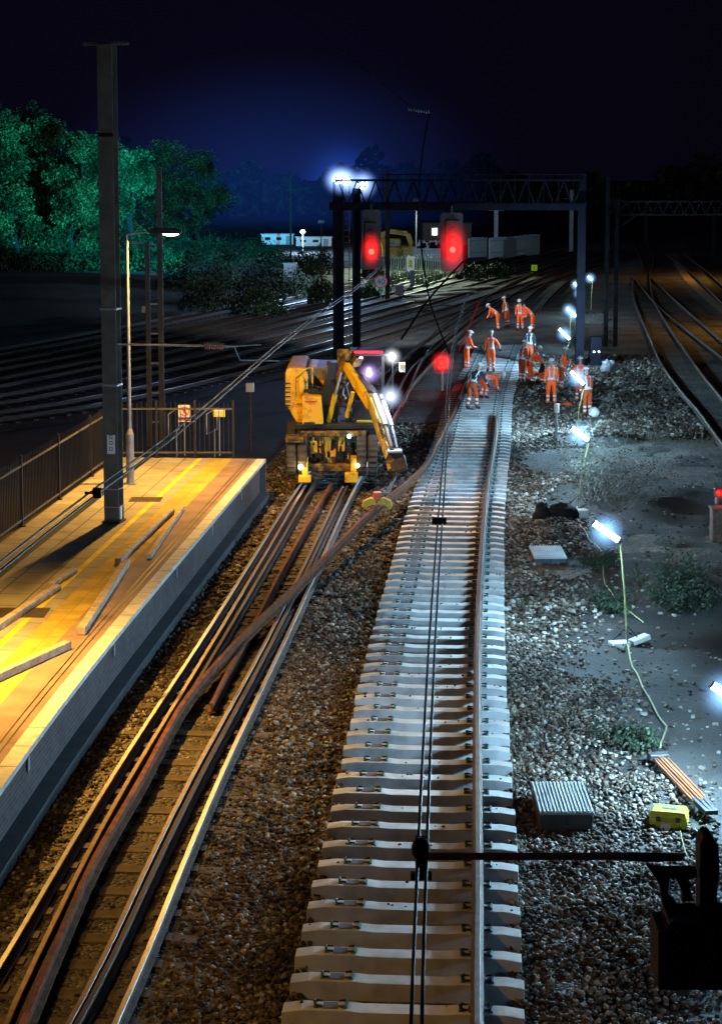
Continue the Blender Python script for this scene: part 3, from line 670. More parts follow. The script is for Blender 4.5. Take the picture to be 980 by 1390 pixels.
# cables carrying it up to the gantry line
wire([atd(560, 146, 62), atd(430, 40, 50), atd(260, -90, 40)], .012, 'thin span wire rising from the insulator string')
st = [atd(628, 355, 60), atd(600, 385, 55), atd(575, 415, 50), atd(545, 460, 46)]
wire(st, .03, 'thick dark tensioned cable crossing in front of the second red signal')
o = tag(MB().tube([atd(651, 409, 88), atd(622, 478, 83)], .02, 6).build('measuring_staff', emat('red_staff_glow', (1, .02, .04), .22)), 'thin staff with a painted red glow leaning above the junction rails', 'staff')  # red light on the staff is put in as emission
# bracket at the lower right, carried by a mast beyond the picture edge
Yb = at(571, 1162, 4.9).y
A_ = atd(578, 1163, Yb); B_ = atd(928, 1163, Yb)
t = thing('wire_bracket', B_, 'brown bracket tube with black castings holding the wires at the bottom of the picture', 'bracket'); o_ = Vector(B_)
MB().tube([A_ - o_, Vector((0, 0, 0))], .021, 10).build('tube', mat('brown_tube', (.55, .20, .08), .5), t)
def bp_(x, y): return atd(x, y, Yb) - o_
b = MB(); b.tube([bp_(846, 1163), bp_(886, 1164), bp_(926, 1164)], [.026, .030, .024], 8)
b.prism([(bp_(x, y).x, bp_(x, y).z) for x, y in [(874, 1168), (886, 1176), (902, 1178), (945, 1178), (945, 1190), (930, 1192), (908, 1190), (906, 1214), (918, 1224), (898, 1228), (895, 1200)]], -.03, .03, 'y')
b.prism([(bp_(x, y).x, bp_(x, y).z) for x, y in [(916, 1190), (934, 1190), (938, 1216), (943, 1222), (924, 1222), (926, 1212)]], -.03, .03, 'y')
b.build('casting', M['black'], t, bevel=.006)
b = MB(); b.prism([(bp_(x, y).x, bp_(x, y).z) for x, y in [(947, 1262), (947, 1140), (953, 1129), (963, 1129), (972, 1142), (974, 1180), (970, 1210), (972, 1262)]], -.08, .08, 'y'); b.build('upright', M['black'], t, bevel=.01)
b = MB(); b.prism([(bp_(x, y).x, bp_(x, y).z) for x, y in [(888, 1330), (888, 1252), (903, 1250), (903, 1240), (1400, 1236), (1400, 1330)]], -.15, .15, 'y'); b.build('box_beam', M['black'], t, bevel=.01)
mb_ = Vector((bp_(1400, 1280).x + .1, 0, -o_.z)); MB().beam(mb_, mb_ + Vector((0, 0, o_.z + 1)), .3).build('mast_post', M['black'], t)

# ------------------------------------------------------------------ signal gantry
GB = at(460, 498, 0); GY = GB.y
def g(px, py): return atd(px, py, GY)
t = thing('signal_gantry', GB, 'dark steel signal gantry with lattice beam over the running lines', 'gantry')
O = Vector(GB)
zt = g(484, 244).z; zb = g(484, 280).z
for px_, w_, top in ((459.5, .50, 245), (484, .38, 255)):
    x = g(px_, 400).x - O.x
    b = MB(); b.beam((x - w_ / 2 + .06, 0, 0), (x - w_ / 2 + .06, 0, g(px_, top).z), .12, .3); b.beam((x + w_ / 2 - .06, 0, 0), (x + w_ / 2 - .06, 0, g(px_, top).z), .12, .3)
    b.beam((x, 0.05, 0), (x, 0.05, g(px_, top).z), w_ - .2, .04); b.build('leg', M['gantry'], t)
x = g(788, 400).x - O.x; MB().beam((x, 0, 0), (x, 0, g(788, 235).z), .36, .3).build('leg', M['gantry'], t)
x0, x1 = g(447, 280).x - O.x, g(792, 280).x - O.x
MB().beam((x0, -.4, zb), (x1, -.4, zb), .12, .3).build('bottom_chord', M['gantry'], t); MB().beam((x0, .4, zb), (x1, .4, zb), .12, .3).build('bottom_chord', M['gantry'], t)
for yy in (-.4, .4): MB().beam((x0 + .3, yy, zt), (x1, yy, zt), .08, .1).build('top_chord', M['gantry'], t)
b = MB(); n = 13
for k_ in range(n):
    a = x0 + .4 + (x1 - x0 - .5) * k_ / n; c = x0 + .4 + (x1 - x0 - .5) * (k_ + 1) / n; m_ = (a + c) / 2
    for yy in (-.4, .4): b.beam((a, yy, zt), (m_, yy, zb), .06); b.beam((m_, yy, zb), (c, yy, zt), .06)
    b.beam((a, -.4, zt), (a, .4, zt), .05)
b.build('lattice_bracing', M['gantry'], t)
b = MB(); b.box(((x0 + x1) / 2, 0, zb + .18), (x1 - x0, .7, .04)); b.build('walkway', M['gantry'], t)
b = MB()
for k_ in range(14): x = x0 + 2.4 + k_ * .65; b.beam((x, -.45, zb), (x, -.45, zt + .25), .03)
b.beam((x0 + 2.4, -.45, zt + .25), (x1, -.45, zt + .25), .04); b.build('handrail', M['gantry'], t)
b = MB(); lx = g(470, 300).x - O.x
for q in (-.14, .14): b.beam((lx + q, -.1, 0), (lx + q, -.1, zt), .04)
for k_ in range(30): b.beam((lx - .14, -.1, .3 + k_ * .28), (lx + .14, -.1, .3 + k_ * .28), .025)
b.build('ladder', M['mast'], t)

def haze(p, r, col, s, pw=2.2):  # emissive ball that paints the bloom around a lamp
    o = MB().ell((0, 0, 0), 1.0, 24, 14).build('lamp_halo', glowmat('haze', col, s / r, pw), smooth=True); o.location = p; o.scale = (r, r, r); tag(o, 'emissive ball painting the bloom around a lamp', 'haze', 'painted blooms around the lamps', 'stuff'); return o
RED = (1, .012, .008)
def signal(px0, px1, py0, py1, rpx, rpy, label, hz=.9):
    Y = GY - .9; a = atd(px0, py0, Y); c = atd(px1, py1, Y); l = atd(rpx, rpy, Y)
    t = thing('colour_light_signal', ((a.x + c.x) / 2, Y, c.z), label, 'signal', 'red signals on the gantry'); w = c.x - a.x; h = a.z - c.z; O2 = Vector(t.location)
    MB().prism([(-w / 2, .1), (-w / 2 + .1, 0), (w / 2 - .1, 0), (w / 2, .1), (w / 2, h - .1), (w / 2 - .1, h), (-w / 2 + .1, h), (-w / 2, h - .1)], 0, .06, 'y').build('backboard', mat('signal_board', (.06, .05, .05), .7), t)
    lz = l.z - O2.z; lx = l.x - O2.x
    MB().box((lx, -.14, lz + .45), (w * .62, .26, 1.7)).build('signal_head', mat('signal_casing', (.05, .04, .04), .7), t, bevel=.03)
    for k_ in range(3):
        zc = lz + k_ * .42
        b = MB()
        for j in range(9):
            a0 = math.pi * (-.1 + 1.2 * j / 8)
            p0 = (lx + math.cos(a0) * .15, zc + math.sin(a0) * .15)
            if j: b.add([(pp[0], -.27, pp[1]), (p0[0], -.27, p0[1]), (p0[0], -.5, p0[1]), (pp[0], -.5, pp[1])], [(0, 1, 2, 3)])
            pp = p0
        b.build('hood', M['black'], t, fixn=False)
        MB().tube([(lx, -.272, zc), (lx, -.29, zc)], .13, 20).build('lens', emat('red_lamp', (1, .012, .008), 24) if k_ == 0 else M['glass'], t)
    MB().beam((0, .1, h), (0, .5, h + .35), .1).beam((0, .05, h * .5), (0, .05, h + .3), .08).build('hanger', M['steel_dark'], t)
    ld = bpy.data.lights.new('red_lamp', 'POINT'); ld.energy = 30; ld.color = (1, .02, .02); ld.shadow_soft_size = .1; lo = bpy.data.objects.new('red_lamp', ld); COL.objects.link(lo); lo.parent = t; lo.location = (lx, -.60, lz + .05)
    haze(l + Vector((0, -.5, .12)), hz, RED, 11, 3.0).scale = (hz * .8, hz * .6, hz * 1.35)
signal(491, 517, 284, 365, 504, 341, 'three-aspect signal showing red, hung beside the gantry legs', .75)
signal(598, 628, 288, 368, 614, 338, 'three-aspect signal showing red with the larger glow, hung mid gantry', 1.05)
# gantry floodlights
def flood(px, py, label, tgt, power, col, ang, Yo=0.0):
    p = atd(px, py, GY + Yo); t = thing('floodlight', p, label, 'floodlight', 'floodlights on the gantry')
    d = (Vector(tgt) - p).normalized(); q = d.to_track_quat('-Z', 'Y'); rot = q.to_matrix()
    b = MB(); b.box(rot @ Vector((0, 0, .12)), (.36, .3, .16), rot); b.build('housing', M['steel_dark'], t)
    MB().ell((0, 0, 0), (.24, .24, .2), 12, 8).build('lens', emat('flood_lens', (.75, .86, 1), 30), t, smooth=True)
    MB().beam((0, 0, -.1), (0, 0, -.7), .05).build('bracket', M['steel_dark'], t)
    ld = bpy.data.lights.new('flood_beam', 'SPOT'); ld.energy = power; ld.color = col; ld.spot_size = R(ang); ld.spot_blend = .6; ld.shadow_soft_size = .15
    lo = bpy.data.objects.new('flood_beam', ld); COL.objects.link(lo); lo.parent = t; lo.location = d * .35; lo.rotation_euler = q.to_euler()
    haze(p, .85, (.25, .42, 1), 9, 2.8)
flood(459, 243, 'bright white floodlight on top of the thick gantry leg', (-19, 200, 9), 850000, (.0, .34, .62), 17)
flood(469, 245, 'small floodlight crowded beside the thick gantry leg top', (-14, 60, 0), 1800, (.30, .42, 1), 90)
flood(492, 250, 'largest floodlight, above the thinner gantry leg', (2, 135, 0), 14000, (.75, .88, 1), 80, 1.0)

# thin mast and far masts
def simple_mast(px, ybase, ytop, w, label, name='line_mast', m='dim_steel'):
    b_ = at(px, ybase, 0); z = atd(px, ytop, b_.y).z; t = thing(name, b_, label, 'mast', 'line masts')
    b = MB(); b.box((0, -w / 2, z / 2), (w, .03, z)); b.box((0, w / 2, z / 2), (w, .03, z)); b.box((0, 0, z / 2), (.03, w - .03, z)); b.build('column', M[m], t); MB().beam((-.8, 0, z * .86), (.8, 0, z * .86), .09).build('crossarm', M[m], t); return t
simple_mast(526, 408, 232, .3, 'slim dark mast rising behind the first red signal')
simple_mast(673, 350, 274, .38, 'pale far mast above the corrugated fence', m='galv')
simple_mast(775, 342, 257, .38, 'pale far mast just left of the gantry end post', m='galv')
simple_mast(876, 340, 275, .35, 'far mast behind the yard portal')
simple_mast(968, 350, 285, .35, 'far mast lit orange near the right border')
simple_mast(395, 380, 236, .16, 'thin pole in front of the white site cabins')
# yard portal
pb = at(826, 470, 0); PY = pb.y; t = thing('yard_portal', pb, 'lattice portal frame spanning the sidings', 'gantry')
def gp(px, py): return atd(px, py, PY) - pb
for px_ in (823, 836, 1030):
    x = gp(px_, 400).x; top = gp(px_, 270 if px_ != 823 else 238).z; MB().beam((x, 0, 0), (x, 0, top), .2 if px_ != 1030 else .3, .2).build('leg', M['dim_steel'], t)
b = MB()
for k_ in range(12): a_ = .5 + k_ * .6; b.beam((gp(823, 0).x, 0, a_), (gp(836, 0).x, 0, a_ + .3), .04)
zt_, zb_ = gp(830, 273).z, gp(830, 291).z; x0, x1 = gp(825, 0).x, gp(1030, 0).x
for k_ in range(14):
    a = x0 + (x1 - x0) * k_ / 14; c = x0 + (x1 - x0) * (k_ + 1) / 14; b.beam((a, 0, zt_), ((a + c) / 2, 0, zb_), .05); b.beam(((a + c) / 2, 0, zb_), (c, 0, zt_), .05)
b.build('lattice', M['dim_steel'], t)
MB().beam((x0, 0, zt_), (x1, 0, zt_), .1).build('top_chord', M['dim_steel'], t); MB().beam((x0 + .8, 0, zb_), (x1, 0, zb_), .1).build('bottom_chord', M['dim_steel'], t); MB().beam((x0, 0, zb_ - 1.2), (x0 + 1.6, 0, zb_), .08).build('knee_brace', M['dim_steel'], t)
# far truss beam over the main lines
fb = atd(673, 262, at(673, 350, 0).y); fb2 = atd(775, 258, at(775, 342, 0).y + .2)
t = thing('far_boom', fb, 'distant lattice boom joining two pale masts', 'gantry'); b = MB(); e = fb2 - fb
for k_ in range(9):
    a, c = e * (k_ / 9), e * ((k_ + 1) / 9); b.beam(a, (a + c) / 2 - Vector((0, 0, 1.2)), .06); b.beam((a + c) / 2 - Vector((0, 0, 1.2)), c, .06)
b.beam((0, 0, 0), e, .1).beam(Vector((0, 0, -1.2)), e - Vector((0, 0, 1.2)), .1); b.build('truss', M['dim_steel'], t)

# small red signals
def small_signal(p, h, label, s=.12, hz=.55, st=9, hw=.28, e=25):
    t = thing('position_signal', (p.x, p.y, 0), label, 'signal'); 
    MB().tube([(0, .1, 0), (0, .1, h)], .045, 8).build('post', M['galv'], t)
    MB().box((0, 0, h), (hw * 1.6, .18, hw * 2.2)).build('signal_head', M['black'], t, bevel=.03)
    MB().tube([(0, -.09, h + .02), (0, -.13, h + .02)], s, 18).build('lens', emat('red_small', (1, .004, .003), 12), t)
    b = MB(); b.tube([(0, -.09, h + .02), (0, -.2, h + .03)], s * 1.25, 14, caps=False); b.build('hood', M['black'], t)
    ld = bpy.data.lights.new('red_lamp', 'POINT'); ld.energy = e; ld.color = (1, .02, .02); ld.shadow_soft_size = .08; lo = bpy.data.objects.new('red_lamp', ld); COL.objects.link(lo); lo.parent = t; lo.location = (0, -.45, h)
    haze(Vector((p.x, p.y - .25, h + .02)), hz, RED, st * .6)
q = atd(600, 492, 73.5); small_signal(q, q.z, 'short red signal standing where the new sleepers meet the junction rails')
q = atd(974, 668, 44); small_signal(q, q.z, 'small red ground signal in the dark beside the yard', .035, .16, 5, .10, 3)
b_ = at(972, 735, .0); t = thing('equipment_cabinet', b_, 'dim brown lineside cabinet under the small red signal', 'cabinet'); MB().box((.12, 0, .4), (.5, .4, .8)).build('body', M['rail_rust'], t, bevel=.01); MB().box((.12, 0, .82), (.56, .46, .05)).build('lid', M['rail_rust'], t, bevel=.01)

# ------------------------------------------------------------------ festoon tube lamps
tube_m = emat('tube_light', (.70, .88, 1.0), 1.0)
def tube_lamp(a, b, base, depth_y, label, watts, glow=1.0, hzr=.5, col=(.62, .84, 1.0)):
    """a, b: pixel ends of the tube; base: pixel of the pole foot on the ground"""
    B = at(base[0], base[1], 0) if depth_y is None else Vector((atd(base[0], base[1], depth_y).x, depth_y, 0))
    B.z = float(hgt(B.x, B.y)) - .02
    t = thing('site_lamp', B, label, 'lamp', 'tube lamps along the track')
    A1, B1 = atd(a[0], a[1], B.y) - B, atd(b[0], b[1], B.y) - B; top = B1
    m_ = emat('tube_light', (.40, .74, 1.0), watts * 7.2)
    MB().tube([A1, B1], .055, 10).build('light_tube', m_, t, smooth=True)
    d_ = (B1 - A1).normalized()
    MB().tube([B1, B1 + d_ * .07], .06, 10).tube([A1, A1 - d_ * .04], .06, 10).build('end_cap', M['black'], t)
    MB().tube([Vector((0, 0, 0)), Vector((top.x * .3, 0, top.z * .5)), top + d_ * .05], .018, 6).build('pole', M['cable_y'], t)
    b_ = MB()
    for k_ in range(3): a_ = k_ * 2.1 + .4; b_.tube([(0, 0, .35), (math.cos(a_) * .32, math.sin(a_) * .32, 0.02)], .012, 5)
    b_.build('tripod_foot', M['steel_dark'], t)
    c_ = (A1 + B1) / 2
    if hzr: haze(B + c_, hzr * .95, (.25, .55, 1), 5.5 * glow, 3.0)
    return B
L1 = tube_lamp((806, 710), (839, 733), (851, 876), None, 'leaning tube lamp on a yellow pole propped by a broken slab', 330)
L2 = tube_lamp((776, 581), (798, 597), (785, 690), None, 'tube lamp above the bare twigs with a cable trailing down its pole', 300)
L3 = tube_lamp((775, 504), (792, 521), (783, 597), None, 'tube lamp in front of the two workers by the cable', 520)
L4 = tube_lamp((759, 446), (773, 460), (764, 510), None, 'tube lamp behind the worker group, left of the gantry post', 460)
L5 = tube_lamp((967, 930), (1003, 957), (1010, 1092), None, 'tube lamp cut by the right border above the survey gear', 680)
L6 = tube_lamp((1205, 1290), (1245, 1310), (1225, 1480), None, 'added tube lamp unseen beyond the right border, continuing the chain toward the bridge', 40)  # unseen lamp added to brighten the nearest sleepers
for i_, (x, y, by, lab) in enumerate([(772, 420, 472, 'small distant tube lamp, lowest of the far chain'), (779, 426, 474, 'small distant tube lamp paired closely with its lower neighbour'), (782, 386, 430, 'distant tube lamp in the upper pair beside the gantry post'), (786, 398, 432, 'distant tube lamp just under the upper pair'), (801, 377, 428, 'farthest tube lamp with the yellow clip, right of the gantry post')]):
    tube_lamp((x - 2.5, y - 2.5), (x + 2.5, y + 3), (x + 1, by), None, lab, 45, 1.0, .5)
# slab at the lamp foot
s_ = at(848, 876, 0); b_ = MB(); b_.box((s_.x - .12, s_.y - .1, s_.z + .05), (.36, .25, .09), Matrix.Rotation(.2, 3, 'Z')); tag(b_.build('broken_slab', M['white_conc'], bevel=.01), 'flat half of a broken concrete slab at the lamp foot', 'slab', 'broken slabs')
tag(MB().box((s_.x + .28, s_.y + .05, s_.z + .1), (.36, .25, .09), Matrix.Rotation(-.3, 3, 'Y') @ Matrix.Rotation(.3, 3, 'Z')).build('broken_slab', M['white_conc'], bevel=.01), 'tilted half of a broken concrete slab at the lamp foot', 'slab', 'broken slabs')
# cables between the lamps
def gcable(pts, r, m, label):
    P = catmull([Vector((at(x, y, 0).x, at(x, y, 0).y, 0)) for x, y in pts], .3)
    P = [Vector((p.x, p.y, float(hgt(p.x, p.y)) + .03 + r)) for p in P]; tag(MB().tube(P, r, 6).build('cable', m, smooth=True), label, 'cable')
gcable([(851, 878), (858, 905), (880, 950), (898, 975), (905, 990), (897, 1015), (896, 1030)], .014, M['cable_y'], 'thin pale cable winding from the lamp foot to the survey tripod')
gcable([(783, 690), (784, 715), (800, 742), (818, 758), (819, 795), (832, 815), (852, 838), (873, 850)], .012, M['cable_y'], 'pale cable running from the twig lamp over bare earth')
gcable([(921, 1120), (926, 1140), (935, 1165), (945, 1175), (960, 1185)], .010, M['cable_y'], 'greenish cord leaving the yellow case')

# ------------------------------------------------------------------ survey case, tripod, boxes
c_ = at(908, 1118, 0); c_.z = float(hgt(c_.x, c_.y))
t = thing('equipment_case', c_, 'bright yellow moulded plastic instrument case on the ground', 'case', rz=R(-14)); s = 1.05
b = MB(); b.box((0, 0, .07), (.50, .34, .14), taper=1.04); b.build('case_body', M['yellow_case'], t, bevel=.03)
b = MB(); b.box((0, 0, .19), (.52, .36, .10), taper=.86); b.build('lid', M['yellow_case'], t, bevel=.025)
MB().box((0, 0, .243), (.2, .08, .008)).build('label_panel', M['galv'], t)
for x in (-.13, .13): MB().box((x, -.185, .135), (.06, .02, .06)).build('latch', M['black'], t, bevel=.004)
MB().tube([(-.08, -.18, .11), (-.07, -.22, .1), (.07, -.22, .1), (.08, -.18, .11)], .012, 6).build('handle', M['yellow_case'], t)
MB().box((-.03, -.22, .05), (.13, .015, .1), Matrix.Rotation(.4, 3, 'Y')).build('paper_tag', M['white'], t)
a_, e_ = at(893, 1036, .1), at(966, 1108, .1)
a_.z += float(hgt(a_.x, a_.y)); e_.z += float(hgt(e_.x, e_.y))
t = thing('survey_tripod', a_, 'folded wooden survey tripod lying on the ground behind the yellow case', 'tripod'); D = e_ - a_
nrm = Vector((D.y, -D.x, 0)).normalized()
for k_ in (-1, 0, 1):
    for q in (-.022, .022):
        MB().beam(nrm * (k_ * .085 + q) + D * .06 + Vector((0, 0, .02 if k_ == 0 else 0)), nrm * (k_ * .085 + q) + D * .82 + Vector((0, 0, .02 if k_ == 0 else 0)), .024, .04).build('leg', mat('tripod_wood', (.55, .20, .08), .5), t)
MB().box((0, 0, .0), (.30, .16, .1), Matrix.Rotation(math.atan2(nrm.y, nrm.x), 3, 'Z')).build('tripod_head', M['black'], t, bevel=.02)
b = MB()
for k_ in (-1, 0, 1): b.beam(nrm * k_ * .08 + D * .78, nrm * k_ * .06 + D * 1.0, .06, .07)
b.build('foot_clamp', M['black'], t, bevel=.01)
def lid_box(pl, pr, pb, zt, label, ribs=15, name='drain_box'):
    # pl/pr = near left/right lid corners, pb = far left corner, all at height zt
    A, B_, C_ = at(*pl, zt), at(*pr, zt), at(*pb, zt); w = (B_ - A).length; l = abs(C_.y - A.y); c = (A + B_) / 2
    z0 = min(0, float(hgt(c.x, c.y + l / 2))) - .03
    t = thing(name, (c.x, c.y + l / 2, 0), label, 'box')
    MB().box((0, 0, (zt - .03 + z0) / 2), (w * .96, l * .94, zt - .03 - z0)).build('side_panel', M['ledge'] if zt > .1 else M['ledge'], t, bevel=.01)
    L_ = MB().box((0, 0, zt - .015), (w, l, .03)).build('lid', M['corr'], t, bevel=.004)
    b = MB()
    for k_ in range(ribs): x = -w / 2 + w * (k_ + .5) / ribs; b.box((x, 0, zt + .008), (w / ribs * .5, l * .98, .016))
    b.build('lid_rib', M['galv'], L_)
    MB().box((0, -l / 2 - .005, zt - .1), (.04, .02, .14)).build('catch', M['steel_dark'], t)
lid_box((732, 1104), (807, 1104), (727, 1062), .28, 'grey ribbed lid box beside the new sleepers near the yellow case')
lid_box((725, 757), (770, 757), (723, 741), .16, 'small ribbed lid box beside the new sleepers below the dark sacks')
# dark sacks
for px_, py_, rx, lab in ((738, 708, .26, 'smaller crumpled black sack on the ballast'), (762, 708, .40, 'larger crumpled black sack on the ballast')):
    p = at(px_, py_, 0); p.z = float(hgt(p.x, p.y)); b = MB().ell((0, 0, 0), 1, 14, 9)
    b.v = [tuple(Vector(v) * (1 + .28 * math.sin(v[0] * 7 + px_) * math.cos(v[1] * 6 + v[2] * 5))) for v in b.v]
    b.v = [(v[0] * rx, v[1] * rx * .8, max(v[2], -.3) * .34 + .08) for v in b.v]; o = b.build('sack', mat('black_sack', (.006, .006, .008), .75, bump=1, bscale=9, spec=.2), smooth=True); o.location = p; tag(o, lab, 'sack', 'black sacks on the ballast')
# low concrete block, rubble, marker post
p = at(787, 703, 0); p.z = float(hgt(p.x, p.y)); tag(MB().box((p.x, p.y, p.z + .1), (.4, .3, .22), Matrix.Rotation(.3, 3, 'Z')).build('concrete_block', M['white_conc'], bevel=.02), 'pale concrete block at the foot of the twig lamp', 'block')
p = at(755, 600, 0); p.z = float(hgt(p.x, p.y)); z = atd(755, 560, p.y).z - p.z; t = thing('marker_post', p, 'short grey post with a white cap in front of the standing workers', 'post'); MB().tube([(0, 0, 0), (0, 0, z)], .045, 10).build('pole', M['galv'], t); MB().tube([(0, 0, z), (0, 0, z + .3)], .085, 12).build('cap', M['white'], t, bevel=.01)
p = at(766, 551, 0); b = MB().ell((0, 0, .05), (.30, .2, .07), 14, 8); b.v = [(v[0] * (1 + .3 * math.sin(v[1] * 20)), v[1] * (1 + .4 * math.sin(v[0] * 12)), v[2] * (1 + .4 * math.sin(v[0] * 16))) for v in b.v]
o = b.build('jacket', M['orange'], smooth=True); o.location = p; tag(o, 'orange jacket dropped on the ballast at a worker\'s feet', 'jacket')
p = at(826, 505, 0); t = thing('rubbish_bag', p, 'crumpled pale sheet bag on the ground right of the workers', 'bag'); b = MB().ell((0, 0, 0), 1, 12, 8); b.v = [tuple(Vector(v) * (1 + .3 * math.sin(v[0] * 8) * math.cos(v[1] * 7))) for v in b.v]; b.v = [(v[0] * .35, v[1] * .3, max(v[2], -.4) * .4 + .15) for v in b.v]; b.build('bag_body', M['galv'], t)
p = at(808, 498, 0); t = thing('generator', p, 'dark boxy generator with two small white lamps beside the workers', 'generator'); MB().box((0, 0, .75), (.5, .5, 1.3)).build('body', M['gantry'], t, bevel=.04); MB().box((0, 0, .06), (.56, .56, .12)).build('skid', M['steel_dark'], t)
for q in (-.1, .12): MB().ell((q, -.27, .72), .035, 8, 6).build('lamp', emat('gen_lamp', (.8, .9, 1), 15), t)

# distant site flood by the cabins
p = atd(411, 314, 172); zg = float(hgt(p.x, 172)); t = thing('site_floodlight', (p.x, 172, zg), 'small far floodlight on a stand above the white cabins', 'floodlight')
MB().tube([(0, 0, 0), (0, 0, p.z - zg)], .05, 8).build('pole', M['galv'], t); MB().ell((0, -.1, p.z - zg), (.22, .1, .16), 10, 8).build('lens', emat('far_flood', (.75, .88, 1), 60), t)
ld = bpy.data.lights.new('site_flood', 'POINT'); ld.energy = 5200; ld.color = (.45, .72, 1); ld.shadow_soft_size = .25; lo = bpy.data.objects.new('site_flood', ld); COL.objects.link(lo); lo.parent = t; lo.location = (0, -1.0, p.z - zg + .3)
for (px_, py_, Y_, lab, en, col, tg, ang, ln) in ((436, 303, 122, 'added floodlight on a stand at the foot of the shrubs, brightening the trees', 150000, (.0, .56, .76), (-25, 155, 9.5), 44, 6), (460, 345, 130, 'added work light hidden behind the thick gantry leg for rail glints', 5500, (.40, .66, 1), None, 0, 60)):  # both lamps added: one brightens the trees, one makes rail glints
    p = atd(px_, py_, Y_); zg = float(hgt(p.x, Y_)); t = thing('site_floodlight', (p.x, Y_, zg), lab, 'floodlight')
    MB().tube([(0, 0, 0), (0, 0, p.z - zg)], .04, 8).build('pole', M['steel_dark'], t); MB().box((0, 0, p.z - zg + .12), (.4, .2, .2)).build('housing', M['steel_dark'], t)
    ld = bpy.data.lights.new('site_flood', 'SPOT' if tg else 'POINT'); ld.energy = en; ld.color = col; ld.shadow_soft_size = .2; lo = bpy.data.objects.new('site_flood', ld); COL.objects.link(lo); lo.parent = t; lo.location = (-.4 if tg else 0, -.45, p.z - zg + .1)
    if tg: ld.spot_size = R(ang); ld.spot_blend = .5; lo.rotation_euler = (Vector(tg) - p).to_track_quat('-Z', 'Y').to_euler()
p = atd(565, 312, 160); t = thing('site_floodlight', (p.x, 160, 0), 'far floodlight on a mast lighting the grass by the palisade fence', 'floodlight')
MB().tube([(0, 0, 0), (0, 0, p.z + 2.6)], .05, 8).build('pole', M['steel_dark'], t); MB().box((0, -.1, p.z + 2.6), (.5, .2, .3)).build('housing', M['steel_dark'], t)
ld = bpy.data.lights.new('site_flood', 'SPOT'); ld.energy = 24000; ld.color = (.80, 1, .75); ld.spot_size = R(110); ld.spot_blend = .5; ld.shadow_soft_size = .2; lo = bpy.data.objects.new('site_flood', ld); COL.objects.link(lo); lo.parent = t; lo.location = (0, -.5, p.z + 2.45); lo.rotation_euler = (R(28), 0, R(180))

# fresh debris scattered over the bare earth
b = MB()
for k_ in range(3600):
    y = random.uniform(19, 66); x = xat(NC, y) + 2.4 + random.expovariate(.45); r = random.choice([.012, .018, .022, .03]) * random.uniform(.6, 1.4)
    b.box((x, y, float(hgt(x, y)) - .02 + r * .3), (r * 2.2, r * 1.5, r), Matrix.Rotation(random.uniform(0, 3), 3, 'Z'))
tag(b.build('gravel_litter', M['stone'], fixn=False), 'scattered chips over the bare earth', 'gravel', kind='stuff')

# ------------------------------------------------------------------ twigs and weeds
def twigs(p, n, h, spread, name, label, m, leafy=0):
    t = thing(name, p, label, 'plant'); b = MB(); lf = MB()
    def grow(a, d, L, r, dep):
        pts = [a]; 
        for k in range(4): d = (d + Vector((random.uniform(-.25, .25), random.uniform(-.25, .25), random.uniform(-.12, .1)))).normalized(); pts.append(pts[-1] + d * L / 4)
        b.tube(pts, [r, r * .85, r * .7, r * .5, r * .25], 4, caps=False)
        if dep:
            for k in range(3): i = random.randint(1, 4); grow(pts[i], (d + Vector((random.uniform(-.8, .8), random.uniform(-.8, .8), random.uniform(-.2, .6)))).normalized(), L * .55, r * .5, dep - 1)
        for k in range(leafy):
            q = random.choice(pts) + Vector((random.gauss(0, .06), random.gauss(0, .06), random.gauss(0, .06))); s = random.uniform(.02, .045); u = Vector((random.uniform(-1, 1), random.uniform(-1, 1), random.uniform(-.4, 1))).normalized(); w = u.orthogonal().normalized(); v = u.cross(w)
            lf.add([q - w * s, q + v * s * .5, q + w * s, q - v * s * .5], [(0, 1, 2, 3)])
    for k in range(n):
        a = random.uniform(0, 6.28); grow(Vector((random.gauss(0, spread * .15), random.gauss(0, spread * .15), 0)), Vector((math.cos(a) * spread, math.sin(a) * spread, random.uniform(.3, 1.4))).normalized(), h * random.uniform(.6, 1.1), .011, 2)
    b.build('stem', m, t, fixn=False)
    if leafy: lf.build('leaves', M['leaf'], t, fixn=False)
def gpt(x, y): p = at(x, y, 0); p.z = float(hgt(p.x, p.y)); return p
twigs(gpt(808, 690), 26, 1.5, .9, 'bare_shrub', 'tangle of bare pale twigs lit by the lamp beside it', M['twig'], 3)
twigs(gpt(845, 700), 16, 1.8, .8, 'bare_shrub', 'dimmer bare shrub standing to the right of the lit twigs', M['twig'], 2)
twigs(gpt(790, 668), 12, 1.1, 1.0, 'bare_shrub', 'low sprawl of broken twigs behind the twig lamp pole', M['twig'], 0)
for x, y, n_, h_, lab in ((828, 830, 14, .35, 'low green weed patch left of the leaning lamp pole'), (905, 822, 26, .7, 'wide dark green weed clump right of the leaning lamp pole'), (930, 835, 18, .6, 'dark weed clump at the far side of the wide one'), (812, 775, 10, .3, 'small green weed tuft near the crossing cables'), (858, 1012, 12, .3, 'weed tuft on the earth above the survey tripod'), (800, 475, 16, .9, 'bright green weeds behind the gantry post')):
    twigs(gpt(x, y), n_, h_, 1.2, 'weed', lab, M['leaf'], 9)

